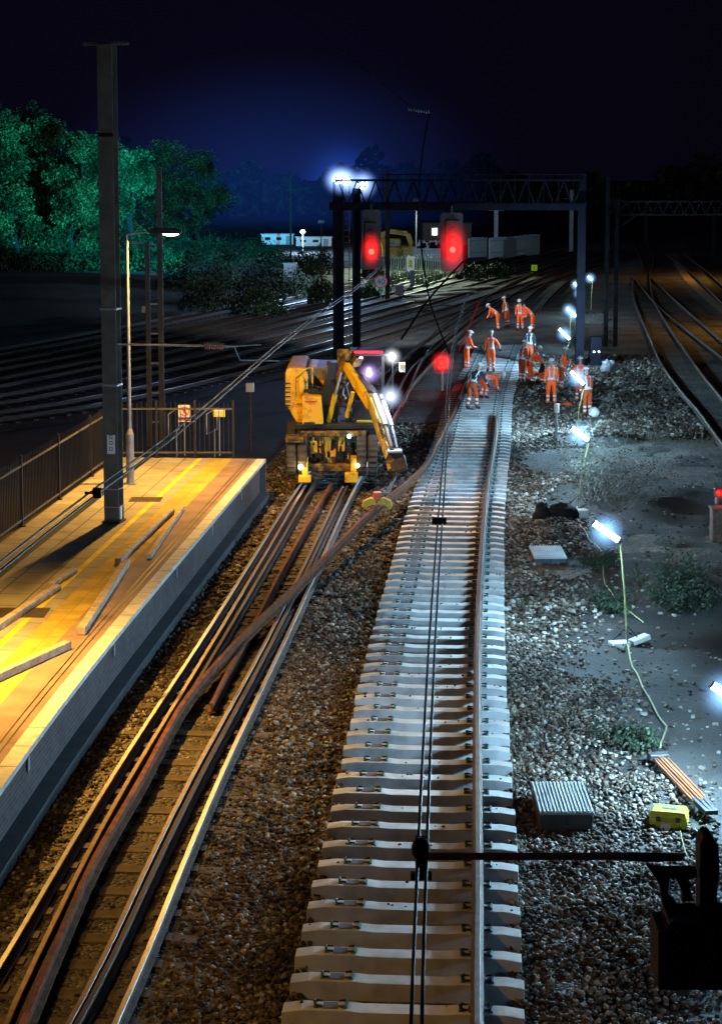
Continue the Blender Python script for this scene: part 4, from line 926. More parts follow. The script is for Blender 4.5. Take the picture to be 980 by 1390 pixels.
# ------------------------------------------------------------------ workers
def worker(pos, face, label, torso='orange', legs='orange', hat='hat', lean=0, side=0, larm=(10, 10, 8), rarm=(10, 10, 8), stride=0.0, spread=.12, knee=0.0, sit=False, scale=1.0, hd=0, vest=False, bare_back=False):
    """lean: forward tilt of the torso (deg); arms: (forward swing, elbow bend, sideways)"""
    t = thing('person', pos, label, 'person', 'track workers in orange', face); t.scale = (scale,) * 3
    J = {}; V = Vector
    pel = V((0, 0, .93 - knee * .35)) if not sit else V((0, 0, .30))
    la = R(lean); up = V((math.sin(R(side)), math.sin(la), math.cos(la))).normalized()
    fw = V((0, math.cos(la), -math.sin(la)))
    J['pel'] = pel; J['wst'] = pel + up * .16; J['chs'] = pel + up * .38; J['nkb'] = pel + up * .53
    hu = (up * (1 - .35 * (la > .6)) + V((0, .05, .35 * (la > .6)))).normalized(); ha = R(hd); hu = (hu + fw * math.sin(ha)).normalized()
    J['nck'] = J['nkb'] + hu * .06; J['hed'] = J['nck'] + hu * .15; J['nos'] = J['hed'] + (fw - hu * .3).normalized() * .085
    J['top'] = J['hed'] + hu * .06
    E = [('pel', 'wst'), ('wst', 'chs'), ('chs', 'nkb'), ('nkb', 'nck'), ('nck', 'hed'), ('hed', 'top')]
    rad = {'pel': (.155, .12), 'wst': (.145, .115), 'chs': (.17, .125), 'nkb': (.09, .08), 'nck': (.06, .06), 'hed': (.085, .095), 'top': (.06, .07)}
    for s, arm, nm in ((-1, larm, 'l'), (1, rarm, 'r')):
        sh = J['nkb'] - up * .05 + V((s * .19, 0, 0)); sw, el, ab = (R(a) for a in arm)
        base = -up if lean < 35 else V((0, 0, -1))
        def rotx(v, a): return Matrix.Rotation(a, 3, 'X') @ v
        d1 = rotx(base, sw if True else 0); d1 = (d1 + V((s * math.sin(ab), 0, 0))).normalized()
        d2 = rotx(base, sw + el); d2 = (d2 + V((s * math.sin(ab) * .4, 0, 0))).normalized()
        eb = sh + d1 * .29; wr = eb + d2 * .25
        J['sh' + nm], J['el' + nm], J['wr' + nm] = sh, eb, wr; E += [('nkb', 'sh' + nm), ('sh' + nm, 'el' + nm), ('el' + nm, 'wr' + nm)]
        rad['sh' + nm] = (.075, .075); rad['el' + nm] = (.056, .056); rad['wr' + nm] = (.04, .04)
        J['hd' + nm] = wr + d2 * .05
        hp = pel + V((s * .1, 0, -.06))
        if sit: kn = hp + V((s * .08, .40, .16)); an = kn + V((s * .03, .28, -.32)); an.z = .09
        else:
            st_ = stride * s; an = V((s * spread, -.02 + st_ * .5, .09)); mid = (hp + an) / 2; kn = mid + V((0, .03 + knee * .28 + abs(stride) * .08, .02))
        toe = an + V((s * .03, .17, -.045))
        J['hp' + nm], J['kn' + nm], J['an' + nm], J['to' + nm] = hp, kn, an, toe; E += [('pel', 'hp' + nm), ('hp' + nm, 'kn' + nm), ('kn' + nm, 'an' + nm), ('an' + nm, 'to' + nm)]
        rad['hp' + nm] = (.105, .105); rad['kn' + nm] = (.078, .078); rad['an' + nm] = (.062, .062); rad['to' + nm] = (.048, .04)
    keys = [k for k in J if k in rad]; idx = {k: i for i, k in enumerate(keys)}
    me = bpy.data.meshes.new('body_src'); me.from_pydata([J[k] for k in keys], [(idx[a], idx[b]) for a, b in E], [])
    ob = bpy.data.objects.new('body_src', me); COL.objects.link(ob)
    ob.modifiers.new('skin', 'SKIN'); ss = ob.modifiers.new('sub', 'SUBSURF'); ss.levels = 2
    sk = me.skin_vertices[0] if me.skin_vertices else None
    if sk is None:
        bmm = bmesh.new(); bmm.from_mesh(me); bmm.verts.layers.skin.verify(); bmm.to_mesh(me); bmm.free(); sk = me.skin_vertices[0]
    for k in keys: sk.data[idx[k]].radius = rad[k]; sk.data[idx[k]].use_root = (k == 'pel')
    bpy.context.view_layer.update(); dg = bpy.context.evaluated_depsgraph_get()
    nm_ = bpy.data.meshes.new_from_object(ob.evaluated_get(dg)); bpy.data.objects.remove(ob, do_unlink=True)
    for m in (M[torso], M[legs], M['stripe'], M['skin'], M['boot']): nm_.materials.append(m)
    for f in nm_.polygons:
        c = f.center; best = 9; be = None
        for a, b2 in E:
            A2, B2 = J[a], J[b2]; ab2 = B2 - A2; tt = max(0, min(1, (c - A2).dot(ab2) / max(ab2.length_squared, 1e-6))); dd = (A2 + ab2 * tt - c).length / (rad[a][0] * (1 - tt) + rad[b2][0] * tt)
            if dd < best: best = dd; be = (a, b2, tt)
        a, b2, tt = be; mi = 0
        if b2 in ('nck', 'hed', 'top') or a in ('nck', 'hed'): mi = 3
        elif b2.startswith('to'): mi = 4
        elif b2.startswith('kn') or b2.startswith('an'):
            mi = 1
            if b2.startswith('an') and (.18 < tt < .36 or .55 < tt < .72): mi = 2
            if b2.startswith('an') and tt > .86: mi = 4
        elif b2.startswith('hp'): mi = 1
        elif b2.startswith('wr'): mi = 2 if .35 < tt < .6 else 0
        elif (a, b2) in (('pel', 'wst'), ('wst', 'chs'), ('chs', 'nkb')):
            if (a, b2) == ('pel', 'wst'): mi = 1 if tt < .3 else (2 if .45 < tt < .95 else 0)
            elif .08 < abs(c.x) < .12: mi = 2
        elif b2.startswith('sh') and .3 < tt < .7: mi = 2
        f.material_index = mi; f.use_smooth = True
    body = bpy.data.objects.new('body', nm_); COL.objects.link(body); body.parent = t
    # hard hat
    q = hu.to_track_quat('Z', 'Y').to_matrix(); H = J['hed'] + hu * .055
    b = MB(); b.ell(H, (.118, .135, .11), 16, 8, q, zmin=0); b.ell(H + fw * .05, (.125, .165, .012), 16, 4, q); b.build('hard_hat', M[hat], t, smooth=True)
    if hd < 50 : 
        e = MB()
        for s in (-1, 1): e.ell(J['hed'] + (fw * .088 - hu * .0) + V((s * .032, 0, 0)), .012, 6, 4)
        e.build('eye', M['boot'], t)
    n_ = MB(); n_.ell(J['hed'] + fw * .095 - hu * .03, (.014, .02, .022), 6, 5); n_.build('nose', M['skin'], t)
    for nm in 'lr':
        wr, hp_ = J['wr' + nm], J['hd' + nm]; d = (hp_ - wr).normalized(); sx = V((1, 0, 0)); sx = (sx - d * sx.dot(d)).normalized(); b = MB(); b.beam(wr, wr + d * .09, .075, .03, up=d.cross(sx))
        fdir = d.cross(sx); fdir = fdir if fdir.y > 0 else -fdir
        for k in range(4): o2 = sx * (-.03 + .02 * k); Lf = (.06, .072, .068, .052)[k]; b.tube([wr + d * .085 + o2, wr + d * (.085 + Lf * .6) + o2, wr + d * (.085 + Lf * .85) + o2 + fdir * .035], [.010, .009, .008], 5)
        s = 1 if nm == 'l' else -1; b.tube([wr + d * .03 + sx * s * .035, wr + d * .07 + sx * s * .06 + fdir * .01, wr + d * .1 + sx * s * .055 + fdir * .03], [.012, .011, .009], 5)
        b.build('glove', M['boot'], t)
    return t
P_ = lambda x, y, z=.2: at(x, y, z)
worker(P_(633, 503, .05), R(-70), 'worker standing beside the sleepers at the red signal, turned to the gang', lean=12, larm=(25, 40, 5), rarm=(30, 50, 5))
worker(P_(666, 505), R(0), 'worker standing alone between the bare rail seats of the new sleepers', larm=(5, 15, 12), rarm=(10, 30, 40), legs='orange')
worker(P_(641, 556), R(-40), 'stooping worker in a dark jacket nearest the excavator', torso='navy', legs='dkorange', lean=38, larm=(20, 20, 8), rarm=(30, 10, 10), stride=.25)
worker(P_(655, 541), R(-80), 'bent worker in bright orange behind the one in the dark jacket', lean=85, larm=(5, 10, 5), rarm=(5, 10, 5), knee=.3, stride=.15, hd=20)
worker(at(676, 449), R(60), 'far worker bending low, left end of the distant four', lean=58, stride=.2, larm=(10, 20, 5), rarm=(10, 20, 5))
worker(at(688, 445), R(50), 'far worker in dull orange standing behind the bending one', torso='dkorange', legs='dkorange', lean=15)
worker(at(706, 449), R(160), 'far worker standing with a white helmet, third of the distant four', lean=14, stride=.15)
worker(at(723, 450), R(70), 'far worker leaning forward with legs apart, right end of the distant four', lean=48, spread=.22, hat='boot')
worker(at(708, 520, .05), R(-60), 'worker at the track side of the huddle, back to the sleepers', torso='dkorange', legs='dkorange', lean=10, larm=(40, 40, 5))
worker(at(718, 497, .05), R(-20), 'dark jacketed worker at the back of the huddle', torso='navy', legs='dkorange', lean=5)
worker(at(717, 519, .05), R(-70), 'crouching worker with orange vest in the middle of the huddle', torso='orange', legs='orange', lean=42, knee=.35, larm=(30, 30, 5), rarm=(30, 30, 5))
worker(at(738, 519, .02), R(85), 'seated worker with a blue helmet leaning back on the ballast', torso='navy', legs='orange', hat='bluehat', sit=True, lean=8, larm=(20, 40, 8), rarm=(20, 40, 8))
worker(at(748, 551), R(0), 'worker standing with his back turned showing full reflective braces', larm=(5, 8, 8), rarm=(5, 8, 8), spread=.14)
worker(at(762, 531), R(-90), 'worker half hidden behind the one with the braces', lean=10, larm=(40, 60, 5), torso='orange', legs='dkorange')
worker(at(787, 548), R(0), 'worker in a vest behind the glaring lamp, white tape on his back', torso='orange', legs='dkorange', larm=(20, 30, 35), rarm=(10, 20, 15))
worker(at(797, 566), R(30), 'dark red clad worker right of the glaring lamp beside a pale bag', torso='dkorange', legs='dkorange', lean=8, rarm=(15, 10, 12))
p = at(806, 566); b = MB().ell((0, 0, .17), (.2, .18, .19), 12, 8); o = b.build('tool_bag', M['white']); o.location = p; tag(o, 'small pale tool bag at the feet of the dark red worker', 'bag')

# ------------------------------------------------------------------ road-rail excavator
EB = Vector(((xat(LC, 50.5)), 50.5, .18)); EY = EB.y
t = thing('road_rail_excavator', EB, 'yellow road-rail excavator on the platform track lifting a rail with its grab', 'excavator')
def e(px, py, dy=0.0): return atd(px, py, EY + dy) - EB
def ebox(name, x0, y0, x1, y1, d0, d1, m, bev=.03, parent=None):
    """front face seen at pixels x0..x1, y0..y1 standing at depth d0, reaching back to d1"""
    A, B2 = e(x0, y1, d0), e(x1, y0, d0); c = ((A.x + B2.x) / 2, (d0 + d1) / 2, (A.z + B2.z) / 2)
    return MB().box(c, (abs(B2.x - A.x), abs(d1 - d0), abs(B2.z - A.z))).build(name, m, parent or t, bevel=bev)
def wheel(px, py, r, w, dy, name='wheel'):
    c = e(px, py, dy); b = MB(); n = 44
    prof = [(.35, -.5), (.62, -.5), (.9, -.5), (1, -.38), (1, .38), (.9, .5), (.62, .5), (.35, .5)]
    for k in range(n):
        a = 2 * math.pi * k / n; tr = 1.0 + (.03 if k % 2 else -.05)
        for rr, ww in prof: q = r * rr * (tr if rr > .85 else 1); b.v.append((c.x + ww * w, c.y + math.cos(a) * q, c.z + math.sin(a) * q))
    m_ = len(prof)
    for k in range(n):
        for j in range(m_ - 1): b.f.append((k * m_ + j, k * m_ + j + 1, ((k + 1) % n) * m_ + j + 1, ((k + 1) % n) * m_ + j)); b.m.append(0)
    W = b.build(name, M['rubber'], t)
    MB().tube([(c.x - w * .3, c.y, c.z), (c.x + w * .3, c.y, c.z)], r * .42, 16).build('rim', M['yellow'], W)
for dy in (-.2, 2.7):
    for px_ in (396, 411, 491, 506): wheel(px_, 618 if dy < 0 else 598, .56, .27, dy)
# chassis
ebox('chassis_beam', 408, 585, 496, 593, -.3, 3.2, M['grime_y'])
ebox('chassis_body', 424, 600, 482, 640, .1, 3.0, M['black'])
for x0_, y0_, x1_, y1_, nm in ((421, 598, 431, 616, 'yellow_bracket'), (441, 590, 449, 622, 'yellow_bracket'), (459, 592, 468, 613, 'yellow_bracket'), (443, 612, 456, 634, 'hydraulic_block')): ebox(nm, x0_, y0_, x1_, y1_, -.15, .25, M['yellow'], .02)
ebox('buffer_beam', 414, 630, 486, 640, -.45, -.1, M['grime_y'])
for px_ in (414, 480):
    ebox('rail_wheel_arm', px_ - 4, 622, px_ + 4, 648, -.7, -.1, M['yellow'], .02)
    c = e(px_, 650, -.5); MB().tube([(c.x - .07, c.y, c.z + .03), (c.x + .07, c.y, c.z + .03)], .2, 20).build('rail_wheel', M['galv'], t)
ebox('step', 405, 646, 422, 655, -.75, -.5, M['yellow'], .01); ebox('step', 468, 642, 486, 655, -.75, -.5, M['yellow'], .01)
b = MB()
for px_ in (436, 439, 456, 471, 474, 418): b.tube([e(px_, 588, -.3), e(px_ + 1, 610, -.38), e(px_ - 1, 636, -.3)], .018, 6)
b.build('hydraulic_hose', M['black'], t)
def glow(name, px, py, dy, r, col, s, e_w=0, hz=0, lc=None):
    p = e(px, py, dy); MB().ell(p, r, 12, 8).build(name, emat(name + '_glass', col, s), t, smooth=True)
    if e_w:
        ld = bpy.data.lights.new('work_lamp', 'POINT'); ld.energy = e_w; ld.color = lc or col; ld.shadow_soft_size = r; lo = bpy.data.objects.new('work_lamp', ld); COL.objects.link(lo); lo.parent = t; lo.location = p + Vector((0, -r - .12, -.02))
    if hz: haze(EB + p, hz * .95, lc or col, 3.2, 2.4)
glow('headlight', 408, 634, -.78, .07, (1, .72, .35), 25, 6); glow('headlight', 485, 632, -.78, .06, (1, .8, .5), 12); glow('marker_light', 474, 592, -.35, .05, (.7, 1, 1), 30)
for k_ in range(46):
    x, y = random.uniform(420, 484), random.uniform(590, 634); ww = random.uniform(.05, .22)
    if k_ % 3 == 0: MB().tube([e(x, y, -.1), e(x + random.uniform(-6, 6), y + random.uniform(3, 12), random.uniform(-.3, 0))], random.uniform(.015, .045), 7).build('pipe', M[random.choice(['black', 'galv', 'yellow', 'steel_dark'])], t)
    else: MB().box(e(x, y, random.uniform(-.15, .1)), (ww, .12, random.uniform(.05, .2)), Matrix.Rotation(random.uniform(-.3, .3), 3, 'Y')).build('fitting', M[random.choice(['black', 'steel_dark', 'yellow', 'rail_dark', 'black'])], t, bevel=.01)
for px_ in (400,): MB().box(e(px_, 593, -.3), (.5, .9, .04)).box(e(px_ , 597, -.7), (.5, .04, .14)).build('mudguard', M['grime_y'], t, bevel=.01)
# slew ring and deck
ebox('deck', 400, 575, 520, 583, -.2, 3.3, M['steel_dark'])
MB().tube([e(455, 586, 1.5), e(455, 578, 1.5)], .6, 24).build('slew_ring', M['black'], t)
# engine house: left side
A = e(388, 580, 0); z0 = e(400, 576, 0).z; z1 = e(400, 500, 0).z
def X_(px, dy=0): return e(px, 540, dy).x
hs = MB(); hs.prism([(X_(387), z0 + .55), (X_(403), z0), (X_(418), z0), (X_(418), z1 - .18), (X_(414), z1), (X_(391), z1), (X_(387), z1 - .12)], .15, 3.6, 'y'); hs.build('engine_house', M['yellow'], t, bevel=.04)
hs = MB(); hs.prism([(X_(418), z0), (X_(450), z0), (X_(450), z1 - .15), (X_(418), z1 - .1)], 1.3, 3.6, 'y'); hs.build('engine_cover', M['yellow'], t, bevel=.04)
ebox('roof_panel', 402, 499, 458, 514, 1.28, 3.5, M['galv'], .02)
hs = MB(); hs.prism([(X_(410, -.3), z0 + .05), (X_(439, -.3), z0 + .05), (X_(436, -.3), z0 + .82), (X_(410, -.3), z0 + .84)], -.35, .9, 'y'); sb = hs.build('tool_box', M['yellow'], t, bevel=.03)
MB().box(e(422, 545, -.36) + Vector((0, 0, 0)), (.34, .01, .04)).build('lettering', M['red_paint'], sb); MB().box(e(420, 575, -.36), (.3, .012, .09)).build('number_plate', M['black'], sb)
MB().tube([e(400, 535, .1), e(400, 512, .1), e(412, 502, .1), e(424, 497, .1), e(424, 520, .1)], .025, 8).build('grab_rail', M['yellow'], t)
MB().ell(e(409, 523, .1), (.1, .1, .28), 10, 8).build('cylinder_cap', M['yellow'], t, smooth=True)
MB().tube([e(447, 505, 2), e(447, 490, 2)], .07, 10).build('exhaust', M['rail_rust'], t)
b = MB()
for k_ in range(16): x, y = random.uniform(416, 440), random.uniform(522, 540); b.box(e(x, y, random.uniform(.1, .9)), (random.uniform(.1, .3), .2, random.uniform(.08, .2)))
b.build('pipework', M['steel_dark'], t, bevel=.01)
b = MB()
for k_ in range(9): x = 440 + k_ * 2.2; b.tube([e(x, 575, .2), e(x - 4 + k_ * .3, 550, -.05), e(x + 2, 520, .1), e(x + 8, 492, .1)], .024, 6)
b.build('hydraulic_hose', M['black'], t)
for k_ in range(40):
    x, y = random.uniform(438, 478), random.uniform(500, 574); ww = random.uniform(.06, .2)
    if k_ % 2: MB().tube([e(x, y, .3), e(x + random.uniform(-7, 9), y + random.uniform(6, 22), random.uniform(-.2, .3))], random.uniform(.015, .05), 7).build('pipe', M[random.choice(['black', 'rail_dark', 'steel_dark', 'galv'])], t)
    else: MB().box(e(x, y, random.uniform(.3, .6)), (ww, .2, random.uniform(.06, .25)), Matrix.Rotation(random.uniform(-.4, .4), 3, 'Y')).build('fitting', M[random.choice(['black', 'steel_dark', 'rail_rust', 'rail_dark', 'yellow'])], t, bevel=.01)
for k_ in range(7): MB().box(e(389.5 + 0 * k_, 520 + k_ * 6, .1) + Vector((.02, 0, 0)), (.16, .02, .03)).build('vent_slot', M['black'], t)
for y_ in (518, 548): MB().tube([e(403, y_, .1), e(417, y_, .1)], .012, 5).build('seam', M['black'], t)
# boom
def arm(name, pts, w, m, parent=None):
    """pts: (px, py, dy, thickness)"""
    C_ = [(e(x, y, dy), th) for x, y, dy, th in pts]; b = MB()
    for i, (p, th) in enumerate(C_):
        tt = (C_[min(i + 1, len(C_) - 1)][0] - C_[max(i - 1, 0)][0]).normalized(); u = Vector((0, 1, 0)) if abs(tt.y) < .5 else Vector((0, 0, 1))
        x = tt.cross(u).normalized(); y = x.cross(tt).normalized()
        b.v += [tuple(p + x * a * w / 2 + y * c * th / 2) for a, c in ((-1, -1), (1, -1), (1, 1), (-1, 1))] if True else []
    for i in range(len(C_) - 1):
        for k in range(4): k2 = (k + 1) % 4; b.f.append((i * 4 + k, i * 4 + k2, i * 4 + 4 + k2, i * 4 + 4 + k)); b.m.append(0)
    n = (len(C_) - 1) * 4; b.f += [(0, 1, 2, 3), (n + 3, n + 2, n + 1, n)]; b.m += [0, 0]
    return b.build(name, m, parent or t, bevel=.02)
arm('main_boom', [(452, 572, .6, .5), (457, 540, .5, .5), (464, 508, .3, .55), (470, 488, 0, .4)], .26, M['grime_y'])
arm('boom_knuckle', [(459, 482, .2, .2), (474, 482, .1, .32), (486, 492, -.1, .3)], .36, M['grime_y'])
arm('upper_boom', [(470, 496, -.2, .22), (484, 519, -.8, .30), (503, 552, -1.6, .2)], .16, M['yellow'])
arm('stick', [(501, 536, -1.6, .16), (507, 556, -2.0, .28), (517, 590, -2.6, .2), (528, 622, -3.2, .18), (531, 638, -3.4, .16)], .15, mat('worn_yellow', (.5, .36, .10), .4, .2, var=.5, scale=6))
MB().tube([e(446, 572, .1), e(455, 535, -.1)], .075, 12).build('boom_cylinder', M['yellow'], t); MB().tube([e(455, 535, -.1), e(463, 505, -.1)], .035, 10).build('piston_rod', M['galv'], t)
MB().tube([e(470, 566, .2), e(479, 532, 0)], .06, 12).build('boom_cylinder', M['yellow'], t)
MB().tube([e(508, 536, -2.1), e(523, 577, -2.8)], .085, 12).tube([e(523, 577, -2.8), e(531, 606, -3.1)], .045, 10).build('stick_cylinder', M['galv'], t)
MB().tube([e(517, 536, -1.9), e(532, 578, -2.6)], .06, 12).tube([e(532, 578, -2.6), e(539, 608, -3.0)], .035, 10).build('stick_cylinder', M['galv'], t)
b = MB()
for k_ in range(6): b.tube([e(478 + k_ * 2, 500 + k_, -.3), e(500 + k_ * 3, 530 + k_, -1.6), e(515 + k_ * 2.6, 580, -2.6), e(528 + k_ * 2, 622, -3.2)], .014, 5)
b.build('hydraulic_hose', M['black'], t)
arm('quick_hitch', [(528, 618, -3.2, .3), (540, 624, -3.3, .3), (543, 640, -3.4, .3)], .42, M['rail_dark']); ebox('hitch_plate', 526, 612, 546, 615, -3.5, -3.1, M['galv'], .01)
gp_ = at(512, 686, .6) - EB; gt = e(536, 648, -3.5)
MB().tube([e(535, 636, -3.4), gt, gt.lerp(gp_, .55) + Vector((.05, 0, 0)), gp_ + Vector((0, 0, .28))], .05, 8).build('grab_link', M['rail_dark'], t)
G = MB(); G.box(gp_ + Vector((0, 0, .24)), (.2, .2, .2)); gr = G.build('grab_rotator', mat('grab_orange', (.75, .13, .03), .5), t, bevel=.03)
for q in (-1, 1):
    b = MB(); b.prism([(gp_.x + q * x, gp_.z + z) for x, z in ((.04, .16), (.16, .2), (.34, .12), (.38, -.02), (.28, -.12), (.24, -.02), (.14, .03), (.05, .02))], gp_.y - .1, gp_.y + .1, 'y'); b.build('grab_jaw', M['yellow'], gr, bevel=.015)
# cab
cz0, cz1 = e(500, 578, .2).z, e(500, 483, .2).z; cx0, cx1 = X_(478), X_(522); cy0, cy1 = .3, 2.0
cb = MB(); cb.box(((cx0 + cx1) / 2, (cy0 + cy1) / 2, cz0 + .35), (cx1 - cx0, cy1 - cy0, .7)); C_ = cb.build('cab', M['steel_dark'], t, bevel=.03)
b = MB()
for x in (cx0 + .04, cx1 - .04):
    for y in (cy0 + .04, cy1 - .04): b.beam((x, y, cz0 + .6), (x, y, cz1), .08)
b.build('cab_pillar', M['black'], C_)
MB().box(((cx0 + cx1) / 2, (cy0 + cy1) / 2, cz1 + .03), (cx1 - cx0 + .15, cy1 - cy0 + .15, .08)).build('roof', M['steel_dark'], C_, bevel=.02)
b = MB(); b.box(((cx0 + cx1) / 2, cy0 + .03, (cz0 + .7 + cz1) / 2), (cx1 - cx0 - .12, .012, cz1 - cz0 - .72)); b.box((cx1 - .03, (cy0 + cy1) / 2, (cz0 + .7 + cz1) / 2), (.012, cy1 - cy0 - .12, cz1 - cz0 - .72)); b.build('window', mat('cab_glass', (.008, .006, .01), .12, spec=.3), C_)
ebox('cab_sill', 484, 571, 516, 580, .1, .3, mat('sill_green', (.35, .42, .05), .5), .01)
MB().box(((cx0 + cx1) / 2 - .05, cy0 - .1, cz1 + .11), (cx1 - cx0, .08, .05)).build('light_bar', emat('red_bar', (1, .02, .03), 5), C_)
lp = e(533, 500, -.2); MB().beam(e(533, 560, .3), e(533, 488, .3), .05).beam(e(520, 540, .4), e(533, 540, .3), .04).beam(e(522, 490, .5), e(533, 490, .3), .04).build('lamp_pole', M['steel_dark'], t)
MB().box(e(546, 498, .2), (.17, .12, .27)).build('mirror', M['white'], t, bevel=.02); MB().beam(e(533, 492, .3), e(546, 492, .25), .03).build('mirror_arm', M['steel_dark'], t)
MB().ell(e(546, 498, .1), (.07, .02, .1), 10, 6).build('mirror_glass', emat('mirror_glow', (1, .9, .5), .6), t)  # mirror face emits, a painted bright reflection
glow('work_light', 532, 484, .0, .10, (.9, .93, 1), 60, 40, .35); glow('work_light', 501, 507, -.2, .08, (.75, .65, 1), 40, 7, .4, (.6, .40, 1)); glow('work_light', 530, 538, -2.4, .09, (.75, .82, 1), 70, 330, .45, (.6, .74, 1)); MB().beam(e(530, 538, -2.35), e(512, 545, -1.9), .04).build('lamp_bracket', M['steel_dark'], t)
glow('marker_light', 490, 486, .0, .05, (1, .5, .9), 20)

# ------------------------------------------------------------------ far site: cabins, fence, parked machine, signs, building, car
def quadobj(name, x0, y0, x1, y1, Y, th, m, label, cat, z0=None, bev=0.02):
    A, B2 = atd(x0, y1, Y), atd(x1, y0, Y); lo = z0 if z0 is not None else A.z
    t = thing(name, ((A.x + B2.x) / 2, Y, lo), label, cat); w = B2.x - A.x; h = B2.z - lo
    return t, w, h
def cabin(x0, x1, ytop, Y, label):
    t, w, h = quadobj('site_cabin', x0, ytop, x1, 340, Y, 2.4, None, label, 'cabin', z0=float(hgt(0, Y)) if False else 0.0)
    zg = float(hgt(t.location.x, Y)); t.location.z = zg; h = atd(x0, ytop, Y).z - zg
    MB().box((0, 1.2, h / 2), (w, 2.4, h)).build('wall', M['white'], t, bevel=.02); MB().box((0, 1.2, h + .05), (w + .2, 2.6, .1)).build('roof', M['galv'], t)
    for q in (-.3, .05): MB().box((w * q, -.01, h * .6), (w * .16, .04, h * .3)).build('window', M['glass'], t)
    MB().box((w * .34, -.01, h * .45), (w * .14, .04, h * .85)).build('door', M['corr'], t)
cabin(355, 398, 318, 190, 'white site cabin behind the shrubs, the longer one by the thin pole')
cabin(402, 450, 322, 186, 'white site cabin lit blue beside the gantry leg')
# parked yellow excavator
pk = Vector((atd(538, 380, 168).x, 168, 0)); pk.z = float(hgt(pk.x, 168)); t = thing('parked_excavator', pk, 'yellow excavator parked behind the fence under the first signal', 'excavator'); s_ = 168 / 2500
zc = lambda y: atd(538, y, 168).z - pk.z
MB().box((0, 0, zc(341)), (2.6, 2.2, 1.0)).build('engine_house', M['yellow'], t, bevel=.1); MB().box((-.2, -.2, zc(333)), (1.2, 1.2, 1.3)).build('cab', M['yellow'], t, bevel=.08)
MB().box((-.2, -.82, zc(332)), (.8, .03, .8)).build('window', M['glass'], t)
b = MB(); pts = [(-.9, -.9, zc(345)), (-1.4, -1, zc(318)), (-.6, -1.1, zc(313)), (1.0, -1.2, zc(316)), (1.3, -1.2, zc(330))]
for a_, c2 in zip(pts, pts[1:]): b.beam(a_, c2, .35, .45)
b.build('boom', M['yellow'], t, bevel=.03); MB().beam(pts[-1], (1.2, -1.2, zc(345)), .28).build('stick', M['yellow'], t)
for q in (-.9, .9): MB().box((q, 0, .4), (.5, 3, .8)).build('crawler_track', M['rubber'], t, bevel=.15)
# fence and grass strip
def palisade(x0, x1, yb0, yb1, ytop, label, name='palisade_fence', m='corr'):
    A, B2 = at(x0, yb0, 0), at(x1, yb1, 0); t = thing(name, A, label, 'fence'); D = B2 - A; n = int(D.length / .22); h = atd(x0, ytop, A.y).z
    b = MB()
    for k in range(n): p = D * (k / n); b.beam(p, p + Vector((0, 0, h * random.uniform(.95, 1.0))), .12, .03, up=D.normalized())
    b.build('pales', M[m], t, fixn=False); MB().beam(Vector((0, .05, h * .3)), D + Vector((0, .05, h * .3)), .05).beam(Vector((0, .05, h * .85)), D + Vector((0, .05, h * .85)), .05).build('cross_rail', M['galv'], t)
palisade(528, 612, 378, 375, 346, 'pale palisade fence below the parked excavator')
palisade(636, 662, 352, 350, 322, 'bright short fence panel left of the pale far mast')
palisade(664, 733, 352, 345, 322, 'long weathered board fence behind the far mast')
b = MB()
for k in range(5200):
    px_, py_ = random.uniform(500, 700), random.uniform(366, 404)
    if py_ > 398 - (px_ - 500) * .17 + 6 * math.sin(px_ * .1): continue
    p = at(px_, py_, 0); h = random.uniform(.25, .75); a = random.uniform(0, 3.14); w = .05; d = Vector((math.cos(a) * w, math.sin(a) * w, 0)); l = Vector((random.uniform(-.2, .2), random.uniform(-.2, .2), h)); b.add([p - d, p + d, p + l], [(0, 1, 2)])
tag(b.build('grass', M['grassy'], fixn=False), 'long grass lit below the palisade fence', 'grass', kind='stuff')
# level crossing boards
for i_, (x0_, x1_, y_) in enumerate(((556, 640, 401), (560, 600, 408), (600, 668, 394))):
    A, B2 = at(x0_, y_, .16), at(x1_, y_ - 6, .16); tag(MB().beam(A, B2, 1.0, .08).build('crossing_panel', M['path'], bevel=.01), ['long pale crossing panel in front of the grass', 'short pale crossing panel nearest the black box', 'pale crossing panel at the far side of the lines'][i_], 'crossing panel', 'crossing panels')
p = at(542, 404, 0); t = thing('relay_box', p, 'small black lineside box left of the crossing panels', 'box'); MB().box((0, 0, .55), (.6, .5, .7)).build('body', M['black'], t, bevel=.03); MB().box((0, 0, .1), (.2, .2, .24)).build('stand', M['steel_dark'], t)
p = at(557, 386, 0); z = atd(557, 357, p.y).z; t = thing('warning_sign', p, 'white board with a yellow panel and black warning marks on a thick post', 'sign'); MB().beam((.15, .1, 0), (.15, .1, z), .35, .2).build('post', M['black'], t)
h_ = 19 * p.y / 2500; B_ = MB().box((0, -.05, z), (.62, .04, h_)).build('board', M['white'], t); MB().box((0, -.08, z), (.40, .02, h_ * .72)).build('yellow_panel', emat('y', (.5, .45, .03), .5) if False else M['sign_yellow'], B_)
b = MB(); 
for q in (.15, -.15): b.add([(-.11, -.095, z + h_ * q - .08), (.11, -.095, z + h_ * q - .08), (0, -.095, z + h_ * q + .12)], [(0, 1, 2)])
b.box((0, -.095, z), (.3, .01, .03)); b.build('warning_mark', M['black'], B_)
